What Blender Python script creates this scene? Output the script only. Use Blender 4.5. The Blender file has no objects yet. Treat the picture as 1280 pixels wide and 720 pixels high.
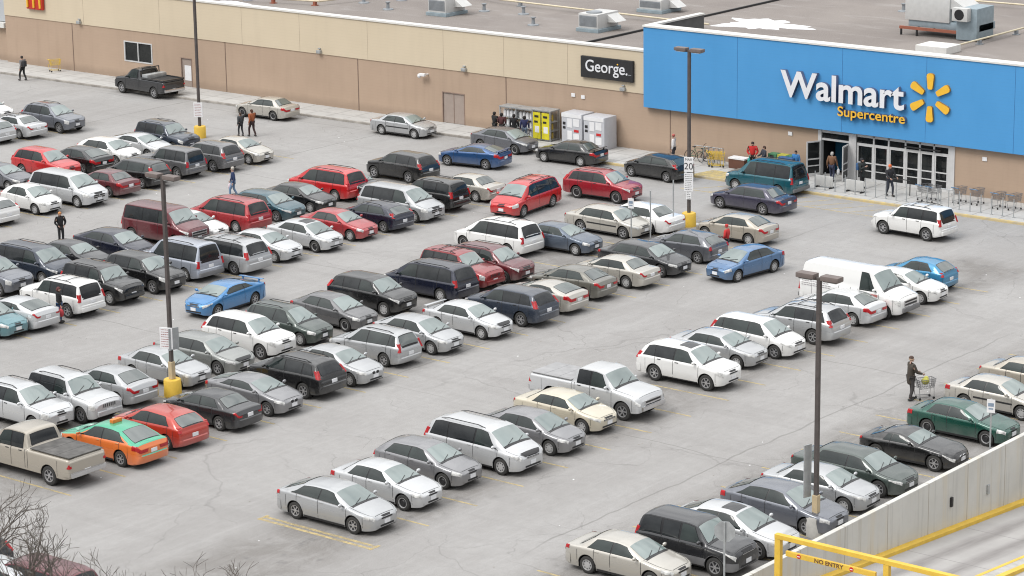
import bpy, bmesh, math, random
from mathutils import Vector, Matrix, noise
R = math.radians
random.seed(7)
sc = bpy.context.scene
COL = sc.collection

# ------------------------------------------------------------------ helpers
class MB:
    """collects faces, builds ONE mesh object"""
    def __init__(s): s.v=[]; s.f=[]; s.m=[]
    def add(s, vs, fs, m=0):
        o=len(s.v); s.v += [tuple(v) for v in vs]; s.f += [tuple(i+o for i in f) for f in fs]; s.m += [m]*len(fs)
    def quad(s,a,b,c,d,m=0): s.add([a,b,c,d],[(0,1,2,3)],m)
    def box(s, x0,x1,y0,y1,z0,z1, m=0, M=None):
        vs=[Vector((x,y,z)) for x in (x0,x1) for y in (y0,y1) for z in (z0,z1)]
        if M is not None: vs=[M@v for v in vs]
        s.add(vs,[(0,1,3,2),(4,6,7,5),(0,4,5,1),(2,3,7,6),(0,2,6,4),(1,5,7,3)],m)
    def bbox(s, x0,x1,y0,y1,z0,z1, b=.02, m=0, M=None):
        """box with chamfered edges"""
        bm=bmesh.new(); bmesh.ops.create_cube(bm,size=1)
        for v in bm.verts: v.co=Vector(((x0+x1)/2+v.co.x*(x1-x0),(y0+y1)/2+v.co.y*(y1-y0),(z0+z1)/2+v.co.z*(z1-z0)))
        bmesh.ops.bevel(bm,geom=bm.edges[:],offset=b,segments=2,affect='EDGES',profile=.6)
        bm.verts.index_update()
        s.add([(M@v.co if M is not None else v.co.copy()) for v in bm.verts],[[v.index for v in f.verts] for f in bm.faces],m); bm.free()
    def tube(s, a, b, ra, rb=None, n=8, m=0, cap=True):
        a=Vector(a); b=Vector(b); rb=ra if rb is None else rb
        d=(b-a)
        if d.length<1e-6: return
        d.normalize(); u=d.orthogonal().normalized(); w=d.cross(u)
        vs=[]
        for c,r in ((a,ra),(b,rb)):
            for i in range(n):
                t=2*math.pi*i/n; vs.append(c+u*(r*math.cos(t))+w*(r*math.sin(t)))
        fs=[(i,(i+1)%n,n+(i+1)%n,n+i) for i in range(n)]
        if cap: fs += [tuple(range(n-1,-1,-1)), tuple(range(n,2*n))]
        s.add(vs,fs,m)
    def path(s, pts, r, n=6, m=0):
        for a,b in zip(pts,pts[1:]): s.tube(a,b,r,r,n,m)
    def lathe(s, prof, n=24, m=0, M=None, closed=False):
        """prof: (r,h) ; axis = local Z, M places it"""
        M=M or Matrix(); vs=[]; k=len(prof)
        for i in range(n):
            t=2*math.pi*i/n
            for r,h in prof: vs.append(M@Vector((r*math.cos(t),r*math.sin(t),h)))
        fs=[]
        for i in range(n):
            j=(i+1)%n
            for q in range(k-1): fs.append((i*k+q,j*k+q,j*k+q+1,i*k+q+1))
        s.add(vs,fs,m)
    def ell(s, c, rx, ry, rz, m=0, n=10, k=7):
        vs=[]; fs=[]
        for j in range(k+1):
            p=math.pi*j/k
            for i in range(n):
                t=2*math.pi*i/n
                vs.append((c[0]+rx*math.sin(p)*math.cos(t),c[1]+ry*math.sin(p)*math.sin(t),c[2]+rz*math.cos(p)))
        for j in range(k):
            for i in range(n): fs.append((j*n+i,(j+1)*n+i,(j+1)*n+(i+1)%n,j*n+(i+1)%n))
        s.add(vs,fs,m)
    def prism(s, pts, z0, z1, m=0):
        n=len(pts); s.add([(x,y,z0) for x,y in pts]+[(x,y,z1) for x,y in pts],
            [tuple(range(n-1,-1,-1)),tuple(range(n,2*n))]+[(i,(i+1)%n,n+(i+1)%n,n+i) for i in range(n)],m)
    def build(s, name, mats, parent=None, smooth=None, loc=None, rz=0):
        me=bpy.data.meshes.new(name); me.from_pydata(s.v,[],s.f)
        if not isinstance(mats,(list,tuple)): mats=[mats]
        for m in mats: me.materials.append(m)
        if any(s.m): me.polygons.foreach_set('material_index',s.m)
        me.validate(clean_customdata=False)
        bm=bmesh.new(); bm.from_mesh(me)
        bmesh.ops.remove_doubles(bm,verts=bm.verts,dist=1e-5)
        bmesh.ops.recalc_face_normals(bm,faces=bm.faces); bm.to_mesh(me); bm.free()
        if smooth is not None:
            me.polygons.foreach_set('use_smooth',[True]*len(me.polygons)); me.set_sharp_from_angle(angle=R(smooth))
        me.update()
        o=bpy.data.objects.new(name,me); COL.objects.link(o)
        if parent: o.parent=parent
        if loc: o.location=loc
        o.rotation_euler.z=rz
        return o

def tag(o,label=None,cat=None,group=None,kind=None):
    if label: o['label']=label
    if cat: o['category']=cat
    if group: o['group']=group
    if kind: o['kind']=kind
    return o
def empty(name,loc=(0,0,0),rz=0):
    o=bpy.data.objects.new(name,None); COL.objects.link(o); o.location=loc; o.rotation_euler.z=rz
    o.empty_display_size=.3; return o
def lin(pts,x):
    """piecewise linear, pts sorted descending or ascending in x"""
    if pts[0][0]>pts[-1][0]: pts=pts[::-1]
    if x<=pts[0][0]: return pts[0][1]
    for (a,b),(c,d) in zip(pts,pts[1:]):
        if x<=c: return b+(d-b)*(x-a)/(c-a) if c>a else d
    return pts[-1][1]

# ------------------------------------------------------------------ materials
def newmat(name):
    m=bpy.data.materials.new(name); m.use_nodes=True
    nt=m.node_tree; return m,nt,nt.nodes['Principled BSDF']
def N(nt,t,**k):
    n=nt.nodes.new(t)
    for a,b in k.items(): setattr(n,a,b)
    return n
def ramp(nt,src,stops):
    r=N(nt,'ShaderNodeValToRGB'); e=r.color_ramp.elements
    while len(e)<len(stops): e.new(.5)
    for i,(p,c) in enumerate(stops):
        e[i].position=p; e[i].color=(c,c,c,1) if isinstance(c,(int,float)) else (*c,1)
    nt.links.new(src,r.inputs[0]); return r.outputs[0]
def nz(nt,co,scale,detail=4,rough=.55,dist=0):
    n=N(nt,'ShaderNodeTexNoise'); n.inputs['Scale'].default_value=scale; n.inputs['Detail'].default_value=detail
    n.inputs['Roughness'].default_value=rough; n.inputs['Distortion'].default_value=dist
    nt.links.new(co,n.inputs['Vector']); return n.outputs['Fac']
def mapp(nt,src,scale=(1,1,1),loc=(0,0,0)):
    m=N(nt,'ShaderNodeMapping'); m.inputs['Scale'].default_value=scale; m.inputs['Location'].default_value=loc
    nt.links.new(src,m.inputs[0]); return m.outputs[0]
def mixc(nt,f,a,b,mode='MIX'):
    n=N(nt,'ShaderNodeMix',data_type='RGBA',blend_type=mode)
    for i,x in ((0,f),(6,a),(7,b)):
        if isinstance(x,bpy.types.NodeSocket): nt.links.new(x,n.inputs[i])
        elif i==0: n.inputs[0].default_value=x
        else: n.inputs[i].default_value=(*x,1)
    return n.outputs[2]
def mth(nt,op,a,b=0.0,clamp=False):
    n=N(nt,'ShaderNodeMath',operation=op); n.use_clamp=clamp
    for i,x in ((0,a),(1,b)):
        if isinstance(x,bpy.types.NodeSocket): nt.links.new(x,n.inputs[i])
        else: n.inputs[i].default_value=x
    return n.outputs[0]
def bump(nt,h,b,strength=.3,dist=.02):
    n=N(nt,'ShaderNodeBump'); n.inputs['Strength'].default_value=strength; n.inputs['Distance'].default_value=dist
    nt.links.new(h,n.inputs['Height']); nt.links.new(n.outputs[0],b.inputs['Normal'])
def simple(name,c,rough=.6,metal=0,var=.12,scale=3,coat=0,spec=.5,c2=None,obj=False):
    m,nt,b=newmat(name)
    tc=N(nt,'ShaderNodeTexCoord'); co=tc.outputs['Object']
    f=nz(nt,co,scale,5)
    c2=c2 or tuple(max(0,x*(1-var*2)) for x in c)
    nt.links.new(ramp(nt,f,[(.3,c2),(.7,c)]),b.inputs['Base Color'])
    b.inputs['Roughness'].default_value=rough; b.inputs['Metallic'].default_value=metal
    b.inputs['Coat Weight'].default_value=coat; b.inputs['Specular IOR Level'].default_value=spec
    return m
def paint(name,c,metal=.25,rough=.26,two=None,dirt=.55):
    """car paint: coat, road-salt grime low on the panels and blotchy on the flat panels"""
    m,nt,b=newmat('paint_'+name)
    tc=N(nt,'ShaderNodeTexCoord'); co=tc.outputs['Object']; inf=N(nt,'ShaderNodeObjectInfo')
    off=N(nt,'ShaderNodeVectorMath',operation='ADD'); nt.links.new(co,off.inputs[0]); nt.links.new(inf.outputs['Location'],off.inputs[1])
    base=c
    if two:
        ge=N(nt,'ShaderNodeNewGeometry'); sx=N(nt,'ShaderNodeSeparateXYZ'); nt.links.new(ge.outputs['Normal'],sx.inputs[0])
        base=mixc(nt,ramp(nt,sx.outputs[2],[(.60,0.),(.64,1.)]),c,two)
    sp=N(nt,'ShaderNodeSeparateXYZ'); nt.links.new(co,sp.inputs[0])
    low=ramp(nt,sp.outputs[2],[(.18,1.),(.72,.0)])
    n1=nz(nt,off.outputs[0],2.2,6,.65)
    n2=ramp(nt,n1,[(.35,0.),(.75,1.)])
    g=mth(nt,'ADD',mth(nt,'MULTIPLY',low,mth(nt,'ADD',n2,.35)),mth(nt,'MULTIPLY',n2,.025),True)
    g=mth(nt,'MULTIPLY',g,dirt)
    col=mixc(nt,g,base,(.27,.262,.25))
    nt.links.new(col,b.inputs['Base Color'])
    nt.links.new(mth(nt,'ADD',mth(nt,'MULTIPLY',g,.5),rough),b.inputs['Roughness'])
    b.inputs['Metallic'].default_value=metal
    b.inputs['Coat Weight'].default_value=.9; b.inputs['Coat Roughness'].default_value=.05
    return m
PAINTS=dict(
 silver=((.40,.41,.42),.4), silver_w=((.50,.51,.52),.3), silver_b=((.36,.39,.45),.4), white=((.66,.66,.65),0), cream=((.52,.475,.375),.2),
 champagne=((.43,.41,.37),.35), beige=((.38,.345,.29),.3), grey=((.21,.21,.22),.4), grey_d=((.13,.13,.135),.4), grey_g=((.25,.26,.25),.4),
 greyblue=((.14,.15,.175),.4), slate=((.12,.125,.14),.4), steelblue=((.075,.10,.14),.35), olivegrey=((.15,.145,.125),.4),
 charcoal=((.024,.025,.028),.3), black=((.007,.0073,.008),.0), darkblue=((.03,.04,.06),.3), navy=((.011,.014,.030),.3),
 darkgreen=((.045,.062,.055),.3), forest=((.008,.07,.05),.35), tealdark=((.02,.075,.10),.3), teal=((.09,.21,.24),.3),
 maroon=((.11,.014,.02),.25), darkred=((.24,.018,.022),.25), crimson=((.30,.016,.028),.3), red=((.46,.012,.014),.1), red_d=((.34,.022,.028),.2),
 brick=((.40,.035,.02),.2), azure=((.02,.19,.36),.3), blue=((.018,.07,.19),.35), blue_m=((.07,.16,.31),.4), blue_b=((.04,.19,.42),.3),
 purple=((.040,.037,.066),.35), tealvan=((.008,.09,.12),.3))
MP={k:paint(k,v[0],v[1],dirt=.6 if k in('grey','silver','maroon') else (.16 if k in ('black','charcoal','navy','darkblue','slate','grey_d') else .34)) for k,v in PAINTS.items()}
MP['taxi']=paint('taxi',(.62,.15,.03),0,two=(.02,.32,.18),dirt=.25)
PAINT=MP['silver']
M={}
M['black']=simple('black_plastic',(.022,.022,.024),.6,var=.2)
M['gloss']=simple('gloss_black_trim',(.012,.012,.014),.25,var=.1)
M['tyre']=simple('tyre_rubber',(.018,.018,.018),.8,c2=(.035,.034,.032),scale=6)
M['rim']=simple('alloy_rim',(.50,.50,.51),.35,.6,var=.15)
M['steel']=simple('steel_rim',(.03,.03,.032),.5,.3)
M['hubcap']=simple('hubcap',(.42,.42,.42),.45,.2,var=.1)
M['chrome']=simple('chrome',(.62,.62,.63),.2,.9,var=.05)
M['cladding']=simple('grey_cladding',(.16,.16,.165),.6,var=.1)
def glassmat(name,c,c2,rough=.06,ior=1.5,sc=1.6):
    m,nt,b=newmat(name); tc=N(nt,'ShaderNodeTexCoord'); inf=N(nt,'ShaderNodeObjectInfo')
    off=N(nt,'ShaderNodeVectorMath',operation='ADD'); nt.links.new(tc.outputs['Object'],off.inputs[0]); nt.links.new(inf.outputs['Location'],off.inputs[1])
    n=nz(nt,off.outputs[0],sc,3,.6)
    nt.links.new(ramp(nt,n,[(.35,c),(.65,c2)]),b.inputs['Base Color'])
    b.inputs['Roughness'].default_value=rough; b.inputs['IOR'].default_value=ior; return m
M['windshield']=glassmat('windshield_glass',(.125,.16,.156),(.20,.245,.238),.035,1.95,.5)
M['glass']=glassmat('side_glass',(.008,.013,.013),(.022,.032,.03),.03,1.6,.7)
M['tint']=glassmat('tinted_glass',(.010,.012,.014),(.022,.025,.027),.05,1.5)
M['rearglass']=glassmat('rear_glass',(.05,.062,.062),(.09,.11,.105),.035,2.0,.5)
M['lamp']=simple('headlamp_lens',(.78,.78,.76),.10,.1,scale=9,c2=(.25,.25,.25))
M['amber']=simple('amber_lens',(.75,.22,.04),.2)
M['tail']=simple('tail_lamp_lens',(.48,.015,.02),.15,var=.25,scale=9)
M['plate']=simple('plate_white',(.72,.73,.75),.5,var=.08)
M['sunroof']=simple('sunroof_glass',(.05,.052,.055),.12)
M['concrete']=simple('concrete',(.42,.41,.385),.9)
M['yellow']=simple('yellow_paint',(.72,.47,.06),.55,var=.12,scale=1.5)
M['galv']=simple('galvanised_steel',(.48,.50,.51),.45,.5,var=.15)
M['pole']=simple('pole_brown',(.085,.072,.068),.6,var=.15)
M['signwhite']=simple('sign_white',(.75,.75,.76),.5,var=.05)
M['ink']=simple('sign_ink',(.02,.02,.022),.6)
M['redpaint']=simple('red_paint',(.55,.02,.02),.5)
M['skin']=simple('skin',(.42,.27,.21),.55,var=.05)
M['wire']=simple('cart_wire',(.22,.22,.23),.5,.4)
M['yplastic']=simple('yellow_plastic',(.75,.52,.05),.45)
M['bplastic']=simple('blue_plastic',(.09,.22,.40),.5)
# ------------------------------------------------------------------ cars
class Shape:
    """one car body as a function: ring(x) gives half a cross section"""
    def __init__(s,**k):
        s.tum=.46; s.crown=.055; s.nf=.85; s.kf=.32; s.nr=.5; s.kr=.13; s.zl=.19; s.r=.315; s.flare=.018; s.arch=.055; s.clad=False; s.rf=.22; s.vlamp=None
        s.__dict__.update(k)
        s.W*=.965
        s.hw=s.W/2; s.trk=s.hw-.115
    def top(s,x): return sum(lin(s.tp,x+d) for d in (-.07,-.035,0,.035,.07))/5
    def belt(s,x): return min(lin(s.bp,x), s.top(x)-.012)
    def half(s,x):
        w=s.hw
        if x>s.xf-s.nf: w*=1-s.kf*((x-(s.xf-s.nf))/s.nf)**2.6
        if x<s.xr+s.nr: w*=1-s.kr*(((s.xr+s.nr)-x)/s.nr)**3
        for e,R0,a in ((s.xf-x,s.rf,.13),(x-s.xr,.10,.06)):
            if e<R0: u=1-e/R0; w-=a*(1-math.sqrt(max(0,1-u*u)))
        return w
    def low(s,x):
        z=s.zl
        if x>s.xf-.5: z+=.05*((x-s.xf+.5)/.5)**2
        if x>s.xf-.12: u=(x-s.xf+.12)/.12; z+=.05*(1-math.sqrt(1-u*u))
        if x<s.xr+.5: z+=.09*((s.xr+.5-x)/.5)**2
        return z
    def archz(s,x):
        z=s.low(x); f=0
        for xw in (s.wb/2,-s.wb/2):
            a=s.r+s.arch; d=abs(x-xw)
            if d<a: z=max(z, s.r+math.sqrt(a*a-d*d)); f=1
        return z,f
    def ring(s,x):
        zt=s.top(x); zb=s.belt(x); w=s.half(x); zl=s.low(x); za,f=s.archz(x)
        fl=s.flare*f; ze=max(zb-.10, .52*(zl+zb))
        za=min(za,ze-.03)
        h=zt-zb; cr=min(s.crown,.55*h)+ (.0 if h>.12 else 0)
        d1=.055+.09*max(0,1-h/.16)+s.tum*max(0,h-.05)
        C=(w-.045,zb); S1=(max(.2,w-.045-d1),zt-cr)
        L=[(0,zl),(w-.34,zl),(w-.34,za),(w-.035+fl,za),(w-.008+fl,max(za+.012,min(.40,ze-.02))),(w+fl*.6,max(za+.024,min(.60,ze-.01))),(w-.002,ze),(w-.014,zb-.03 if zb-.03>ze else (ze+zb)/2),C]
        for t in (.33,.67,1): L.append((C[0]+(S1[0]-C[0])*t+.018*math.sin(math.pi*t)*(h>.15),C[1]+(S1[1]-C[1])*t))
        for u in (.95,.82,.5,0): L.append((S1[0]*u, zt-cr*u**2.6))
        return L
    def at(s,x,q):
        L=s.ring(x); i=min(int(q),len(L)-2); t=q-i
        return Vector((x,L[i][0]+(L[i+1][0]-L[i][0])*t,L[i][1]+(L[i+1][1]-L[i][1])*t))
    def side(s,x,t):  # greenhouse side, t 0..1
        return s.at(x,8+3*t)
    def hl(s,x):
        a=s.side(x,0); b=s.side(x,1); return (b-a).length
    def topat(s,x,u):
        L=s.ring(x); y=L[11][0]*u; zt=s.top(x); cr=zt-L[11][1]
        return Vector((x,y,zt-cr*abs(u)**2.6))
    def stations(s):
        X={s.xf,s.xr,s.xf-.006,s.xf-.02,s.xf-.045,s.xf-.075,s.xf-.11,s.xr+.006,s.xr+.035,s.xf-.17,s.xf-.27,s.xr+.02,s.xr+.05,s.xr+.1,s.xr+.18}
        for p in s.tp+s.bp: X|={p[0]-.07,p[0],p[0]+.07}
        a=s.r+s.arch
        for xw in (s.wb/2,-s.wb/2):
            for i in range(13): X.add(xw+a*math.cos(math.pi*i/12))
            X|={xw-a-.004,xw+a+.004}
        x=s.xr
        while x<s.xf: X.add(x); x+=.14
        X=sorted(x for x in X if s.xr<=x<=s.xf); out=[X[0]]
        for x in X[1:]:
            if x-out[-1]>.0035: out.append(x)
        return out
    def body(s,parent,mats):
        X=s.stations(); mb=MB(); V=[]; 
        for x in X:
            L=s.ring(x); V.append([(x,y,z) for y,z in L]+[(x,-y,z) for y,z in L[-2:0:-1]])
        n=len(V[0]); k=len(s.ring(X[0]))
        vs=[v for r in V for v in r]; fs=[]; ms=[]
        for i in range(len(X)-1):
            for j in range(n):
                jj=(j+1)%n; seg=j if j<k-1 else n-1-j
                fs.append((i*n+j,i*n+jj,(i+1)*n+jj,(i+1)*n+j))
                m=1 if seg<3 else (2 if seg==3 or (seg==4 and s.clad) else 0)
                ms.append(m)
        for i,fl in ((0,1),(len(X)-1,0)):
            # end caps as strips between mirrored points
            for j in range(1,k-2):
                a=i*n+j; b=i*n+j+1; c=i*n+(n-j-1); d=i*n+(n-j)
                fs.append((a,b,c,d)); ms.append(2 if j<4 and s.clad else 0)
            fs.append((i*n+k-2,i*n+k-1,i*n+k)); ms.append(0)
            fs.append((i*n+0,i*n+1,i*n+n-1)); ms.append(1)
        mb.v=vs; mb.f=fs; mb.m=ms
        # door shut lines: thin dark strips following the skin
        for sx in s.seams:
            for sd in (1,-1):
                P=[]
                for q in (3.6,4.5,5,6,7,8.2):
                    for dx in (-.010,.010):
                        p=s.at(sx+dx,q); P.append((p.x,sd*(p.y+.003),p.z))
                mb.add(P,[(2*i,2*i+1,2*i+3,2*i+2) for i in range(5)],1)
        # bonnet, boot and bumper shut lines
        def strip_(pts,w=.008):
            for sd in (1,-1):
                P=[]
                for p,t_ in pts:
                    for e in (-w,w): v=p+t_*e; P.append((v.x,sd*v.y,v.z+.004))
                mb.add(P,[(2*i,2*i+1,2*i+3,2*i+2) for i in range(len(pts)-1)],1)
        xa=s.ws[0]-.02; xb=s.xf-.13
        strip_([(s.at(xa+(xb-xa)*i/6,10.2),Vector((0,1,0))) for i in range(7)],.009)
        strip_([(s.topat(xb,u)+Vector((0,0,.003)),Vector((1,0,0))) for u in (0,.3,.6,.97)],.009)
        if s.rg[1]-s.xr>.3: strip_([(s.topat(s.rg[1]-.03,u)+Vector((0,0,.003)),Vector((1,0,0))) for u in (0,.3,.6,.97)],.008)
        for xq in (s.wb/2+s.r+s.arch+.05,-s.wb/2-s.r-s.arch-.05):
            P=[]
            for q in (3.6,4.5,5,6):
                for dx in (-.007,.007): p=s.at(xq+dx,q); P.append(Vector((p.x,p.y+.003,p.z)))
            for sd in (1,-1): mb.add([(p.x,sd*p.y,p.z) for p in P],[(2*i,2*i+1,2*i+3,2*i+2) for i in range(3)],1)
        # black sill strip between the wheels
        for sd in (1,-1):
            P=[]; x0=-s.wb/2+s.r+s.arch+.02; x1=s.wb/2-s.r-s.arch-.02
            for i in range(7):
                x=x0+(x1-x0)*i/6
                for q in (3.02,3.38): p=s.at(x,q); P.append((p.x,sd*(p.y+.006),p.z))
            mb.add(P,[(2*i,2*i+1,2*i+3,2*i+2) for i in range(6)],1)
        o=mb.build('body',mats,parent,smooth=46)
        return o
    def patch_side(s,mb,win,sd,off,grow=0,m=0,nx=8):
        xfb,xft,xrb,xrt=win; P=[]; nf=4
        for j in range(nf+1):
            f=j/nf
            a=xfb+(xft-xfb)*f+grow; b=xrb+(xrt-xrb)*f-grow
            for i in range(nx+1):
                x=b+(a-b)*i/nx; h=max(s.hl(x),.02)
                t0=min(.2,(.035-grow)/h); t1=max(.8,1-(.055-grow)/h)
                p=s.side(x,t0+f*(t1-t0)); P.append((p.x,sd*(p.y+off),p.z+off*.3))
        w=nx+1
        mb.add(P,[(j*w+i,j*w+i+1,(j+1)*w+i+1,(j+1)*w+i) for j in range(nf) for i in range(nx)],m)
    def patch_top(s,mb,xa,xb,u0,u1,off,m=0,nx=6,ny=8):
        P=[]
        for i in range(nx+1):
            x=xa+(xb-xa)*i/nx
            dz=(s.top(x+.02)-s.top(x-.02))/.04; nn=Vector((-dz,0,1)).normalized()
            for j in range(ny+1):
                P.append(s.topat(x,u0+(u1-u0)*j/ny)+nn*off)
        w=ny+1
        mb.add(P,[(i*w+j,i*w+j+1,(i+1)*w+j+1,(i+1)*w+j) for i in range(nx) for j in range(ny)],m)
    def patch_ring(s,mb,xa,xb,q0,q1,sd,off,m=0,nx=6,nq=4,taper=0):
        G=[]
        for i in range(nx+1):
            x=xa+(xb-xa)*i/nx; row=[]
            e=taper*(1-i/nx)*2 if taper else 0; e=min(e,.75)
            for j in range(nq+1):
                row.append(s.at(x,q0+(q1-q0)*(e/2+(1-e)*j/nq)))
            G.append(row)
        P=[]
        for i in range(nx+1):
            for j in range(nq+1):
                a=G[min(i+1,nx)][j]-G[max(i-1,0)][j]; b=G[i][min(j+1,nq)]-G[i][max(j-1,0)]
                nn=a.cross(b)
                nn=nn.normalized() if nn.length>1e-9 else Vector((0,1,0))
                if nn.y<0: nn=-nn
                p=G[i][j]+nn*off; P.append((p.x,sd*p.y,p.z))
        w=nq+1
        mb.add(P,[(i*w+j,i*w+j+1,(i+1)*w+j+1,(i+1)*w+j) for i in range(nx) for j in range(nq)],m)

def wheel_mesh(r,kind):
    t=MB(); w=.105
    prof=[(r*.60,-w*.7),(r*.66,-w*.95),(r*.9,-w),(r*.97,-w*.85),(r,-w*.5),(r,w*.5),(r*.97,w*.85),(r*.9,w),(r*.66,w*.95),(r*.60,w*.7)]
    Mx=Matrix.Rotation(R(90),4,'X')   # axis -> -Y outwards
    t.lathe(prof,22,0,Mx)
    m=MB(); rr=r*.63
    m.lathe([(0,w*.45),(rr*.98,w*.45)],18,1,Mx)
    m.lathe([(rr,w*.3),(rr,w*.93),(rr*.9,w*.9),(rr*.86,w*.5)],20,0,Mx)
    if kind=='alloy':
        for i in range(6):
            A=Mx@Matrix.Rotation(2*math.pi*i/6,4,'Z'); m.box(rr*.1,rr*.9,-rr*.09,rr*.09,w*.5,w*.80,0,A)
        m.lathe([(0,w*.88),(rr*.22,w*.85),(rr*.25,w*.5)],10,0,Mx)
    elif kind=='hub':
        m.lathe([(0,w*.8),(rr*.45,w*.85),(rr*.9,w*.72)],20,0,Mx)
        for i in range(8):
            A=Mx@Matrix.Rotation(2*math.pi*i/8,4,'Z'); m.box(rr*.6,rr*.78,-rr*.1,rr*.1,w*.78,w*.86,1,A)
    else:
        m.lathe([(0,w*.75),(rr*.4,w*.78),(rr*.55,w*.5),(rr*.92,w*.55)],18,2,Mx)
        for i in range(8):
            A=Mx@Matrix.Rotation(2*math.pi*i/8,4,'Z'); m.box(rr*.66,rr*.80,-rr*.07,rr*.07,w*.5,w*.60,1,A)
    return t,m

def make_car(name,s,label_parts=None):
    root=empty(name)
    cl=M['cladding'] if s.clad else PAINT
    s.body(root,[PAINT,M['black'],cl])
    # glass
    mb=MB(); s.patch_top(mb,s.ws[0],s.ws[1],-.95,.95,.010); wsh=mb.build('windshield',M['windshield'],root,smooth=30)
    mb=MB(); s.patch_top(mb,s.rg[0],s.rg[1],-s.rgw,s.rgw,.010); mb.build('rear_window',M['tint'] if s.tinted else M['rearglass'],root,smooth=30)
    tr=MB()
    for sd in (1,-1):
        a,b=s.wins[0],s.wins[-1]
        s.patch_side(tr,(a[0],a[1],b[2],b[3]),sd,.004,.018,nx=22)
    s.patch_top(tr,s.ws[0]+.10,s.ws[0]-.02,-.96,.96,.007,nx=2)
    s.patch_top(tr,s.rg[0]+.03,s.rg[1]-.03,-s.rgw-.02,s.rgw+.02,.004)
    tr.build('window_trim',M['gloss'],root,smooth=30)
    for sd in (1,-1):
        for i,w in enumerate(s.wins):
            mb=MB(); s.patch_side(mb,w,sd,.011)
            mb.build('side_window',M['tint'] if (s.tinted and i>0) else M['glass'],root,smooth=30)
    # wipers
    mb=MB()
    for y in (-.45,.12):
        a=s.topat(s.ws[0]+.02,y/.7)+Vector((0,0,.02)); b=s.topat(s.ws[0]-.14,(y+.42)/.7*.9)+Vector((0,0,.025)); mb.tube(a,b,.012,n=4)
    mb.build('wiper',M['black'],wsh)
    # lamps
    xh0,xh1,q0,q1=s.head; xt0,xt1,p0,p1=s.tail_
    for sd in (1,-1):
        mb=MB(); s.patch_ring(mb,xh0,xh1,q0,q1,sd,.012,taper=s.htap); mb.build('headlight',[M['lamp']],root,smooth=40)
        mb=MB()
        if s.vlamp:
            z0,z1=s.vlamp; 
            def rx(z):
                x=s.xr
                while s.top(x)<z+.03 and x<s.xr+1: x+=.01
                return x
            xa,xb=rx(z0),rx(z1); ya=s.half(xa+.08)+.008; yb=s.side(xb+.03,0); yb=yb.y-s.tum*max(0,z1-yb.z)*1.0+.015
            yb=min(yb,ya)
            P=[]
            for (x,y,z) in ((xa,ya,z0),(xb,yb,z1)):
                for dx,dy in ((-.022,-.03),(.015,0),(.15,.0),(.15,-.12),(-.022,-.14)): P.append((x+dx,sd*(y+dy),z))
            mb.add(P,[(0,1,2,3,4),(9,8,7,6,5)]+[(i,(i+1)%5,5+(i+1)%5,5+i) for i in range(5)])
            mb.build('tail_light',[M['tail']],root,smooth=40); continue
        s.patch_ring(mb,xt0,xt1,p0,p1,sd,.012); 
        # the part of the lamp that wraps onto the rear face
        a=s.at(s.xr,p0); b=s.at(s.xr,p1); wi=s.tailin
        mb.add([(s.xr-.012,sd*(a.y-.01),a.z),(s.xr-.012,sd*(b.y-.01),b.z),(s.xr-.012,sd*(b.y-wi),b.z),(s.xr-.012,sd*(a.y-wi),a.z)],[(0,1,2,3)])
        a2=s.at(s.xr+.02,p0); b2=s.at(s.xr+.02,p1)
        mb.add([(s.xr-.012,sd*(a.y-.01),a.z),(s.xr-.012,sd*(b.y-.01),b.z),(s.xr+.02,sd*(b2.y+.012),b2.z),(s.xr+.02,sd*(a2.y+.012),a2.z)],[(0,1,2,3)])
        mb.build('tail_light',[M['tail']],root,smooth=40)
    # grille
    g=s.grille; g2=getattr(s,'gw',1.0); mb=MB(); xf=s.xf; zf=s.top(xf)
    zc=s.low(xf)
    mb.bbox(xf-.03,xf+.010,-.36*g2,.36*g2,zc+.03,zc+.10,.008,1)            # lower intake
    if g=='vbar' or g=='oval' or g=='bar':
        w2=.29*g2; 
        P=[]
        for i,(x,dz) in enumerate(((xf-.13,0),(xf-.04,0),(xf+.0,0))): pass
        s.patch_top(mb,xf-.085,xf-.01,-w2/s.half(xf-.1)*1.15,w2/s.half(xf-.1)*1.15,.008,1)
        mb.bbox(xf-.02,xf+.010,-w2,w2,zf-.07,zf-.01,.008,1)
        if g!='bar': mb.bbox(xf-.01,xf+.018,-w2,w2,zf-.055,zf-.03,.006,2)
    elif g=='kidney':
        for y in (-.12,.12):
            mb.ell((xf-.01,y,zf-.03),.03,.10,.07,1); mb.ell((xf-.02,y,zf-.03),.028,.115,.085,2)
    elif g=='slots':
        mb.bbox(xf-.03,xf+.01,-.38,.38,zf-.20,zf-.02,.01,0)
        for i in range(7): y=-.30+.10*i; mb.box(xf,xf+.014,y-.025,y+.025,zf-.18,zf-.04,1)
    elif g=='cross':
        s.patch_top(mb,xf-.12,xf-.01,-.5,.5,.010,1)
        mb.bbox(xf-.03,xf+.012,-.40,.40,zf-.20,zf-.01,.012,1)
        mb.box(xf,xf+.022,-.40,.40,zf-.12,zf-.09,2); mb.box(xf,xf+.022,-.02,.02,zf-.20,zf-.01,2)
    elif g=='truck':
        mb.bbox(xf-.03,xf+.02,-.55,.55,zf-.30,zf-.02,.015,2); mb.bbox(xf-.02,xf+.028,-.50,.50,zf-.27,zf-.19,.01,1); mb.bbox(xf-.02,xf+.028,-.50,.50,zf-.13,zf-.05,.01,1)
    mb.build('grille',[PAINT,M['black'],M['chrome']],root,smooth=40)
    for xx,zz,sg in ((s.xf,s.low(s.xf)+.11,1),(s.xr,s.plz,-1)):
        mb=MB(); mb.bbox(xx-.012 if sg>0 else xx-.022,xx+.022 if sg>0 else xx+.012,-.155,.155,zz,zz+.15,.004); mb.build('license_plate',M['plate'],root)
    zl_=s.low(s.xr)
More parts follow.
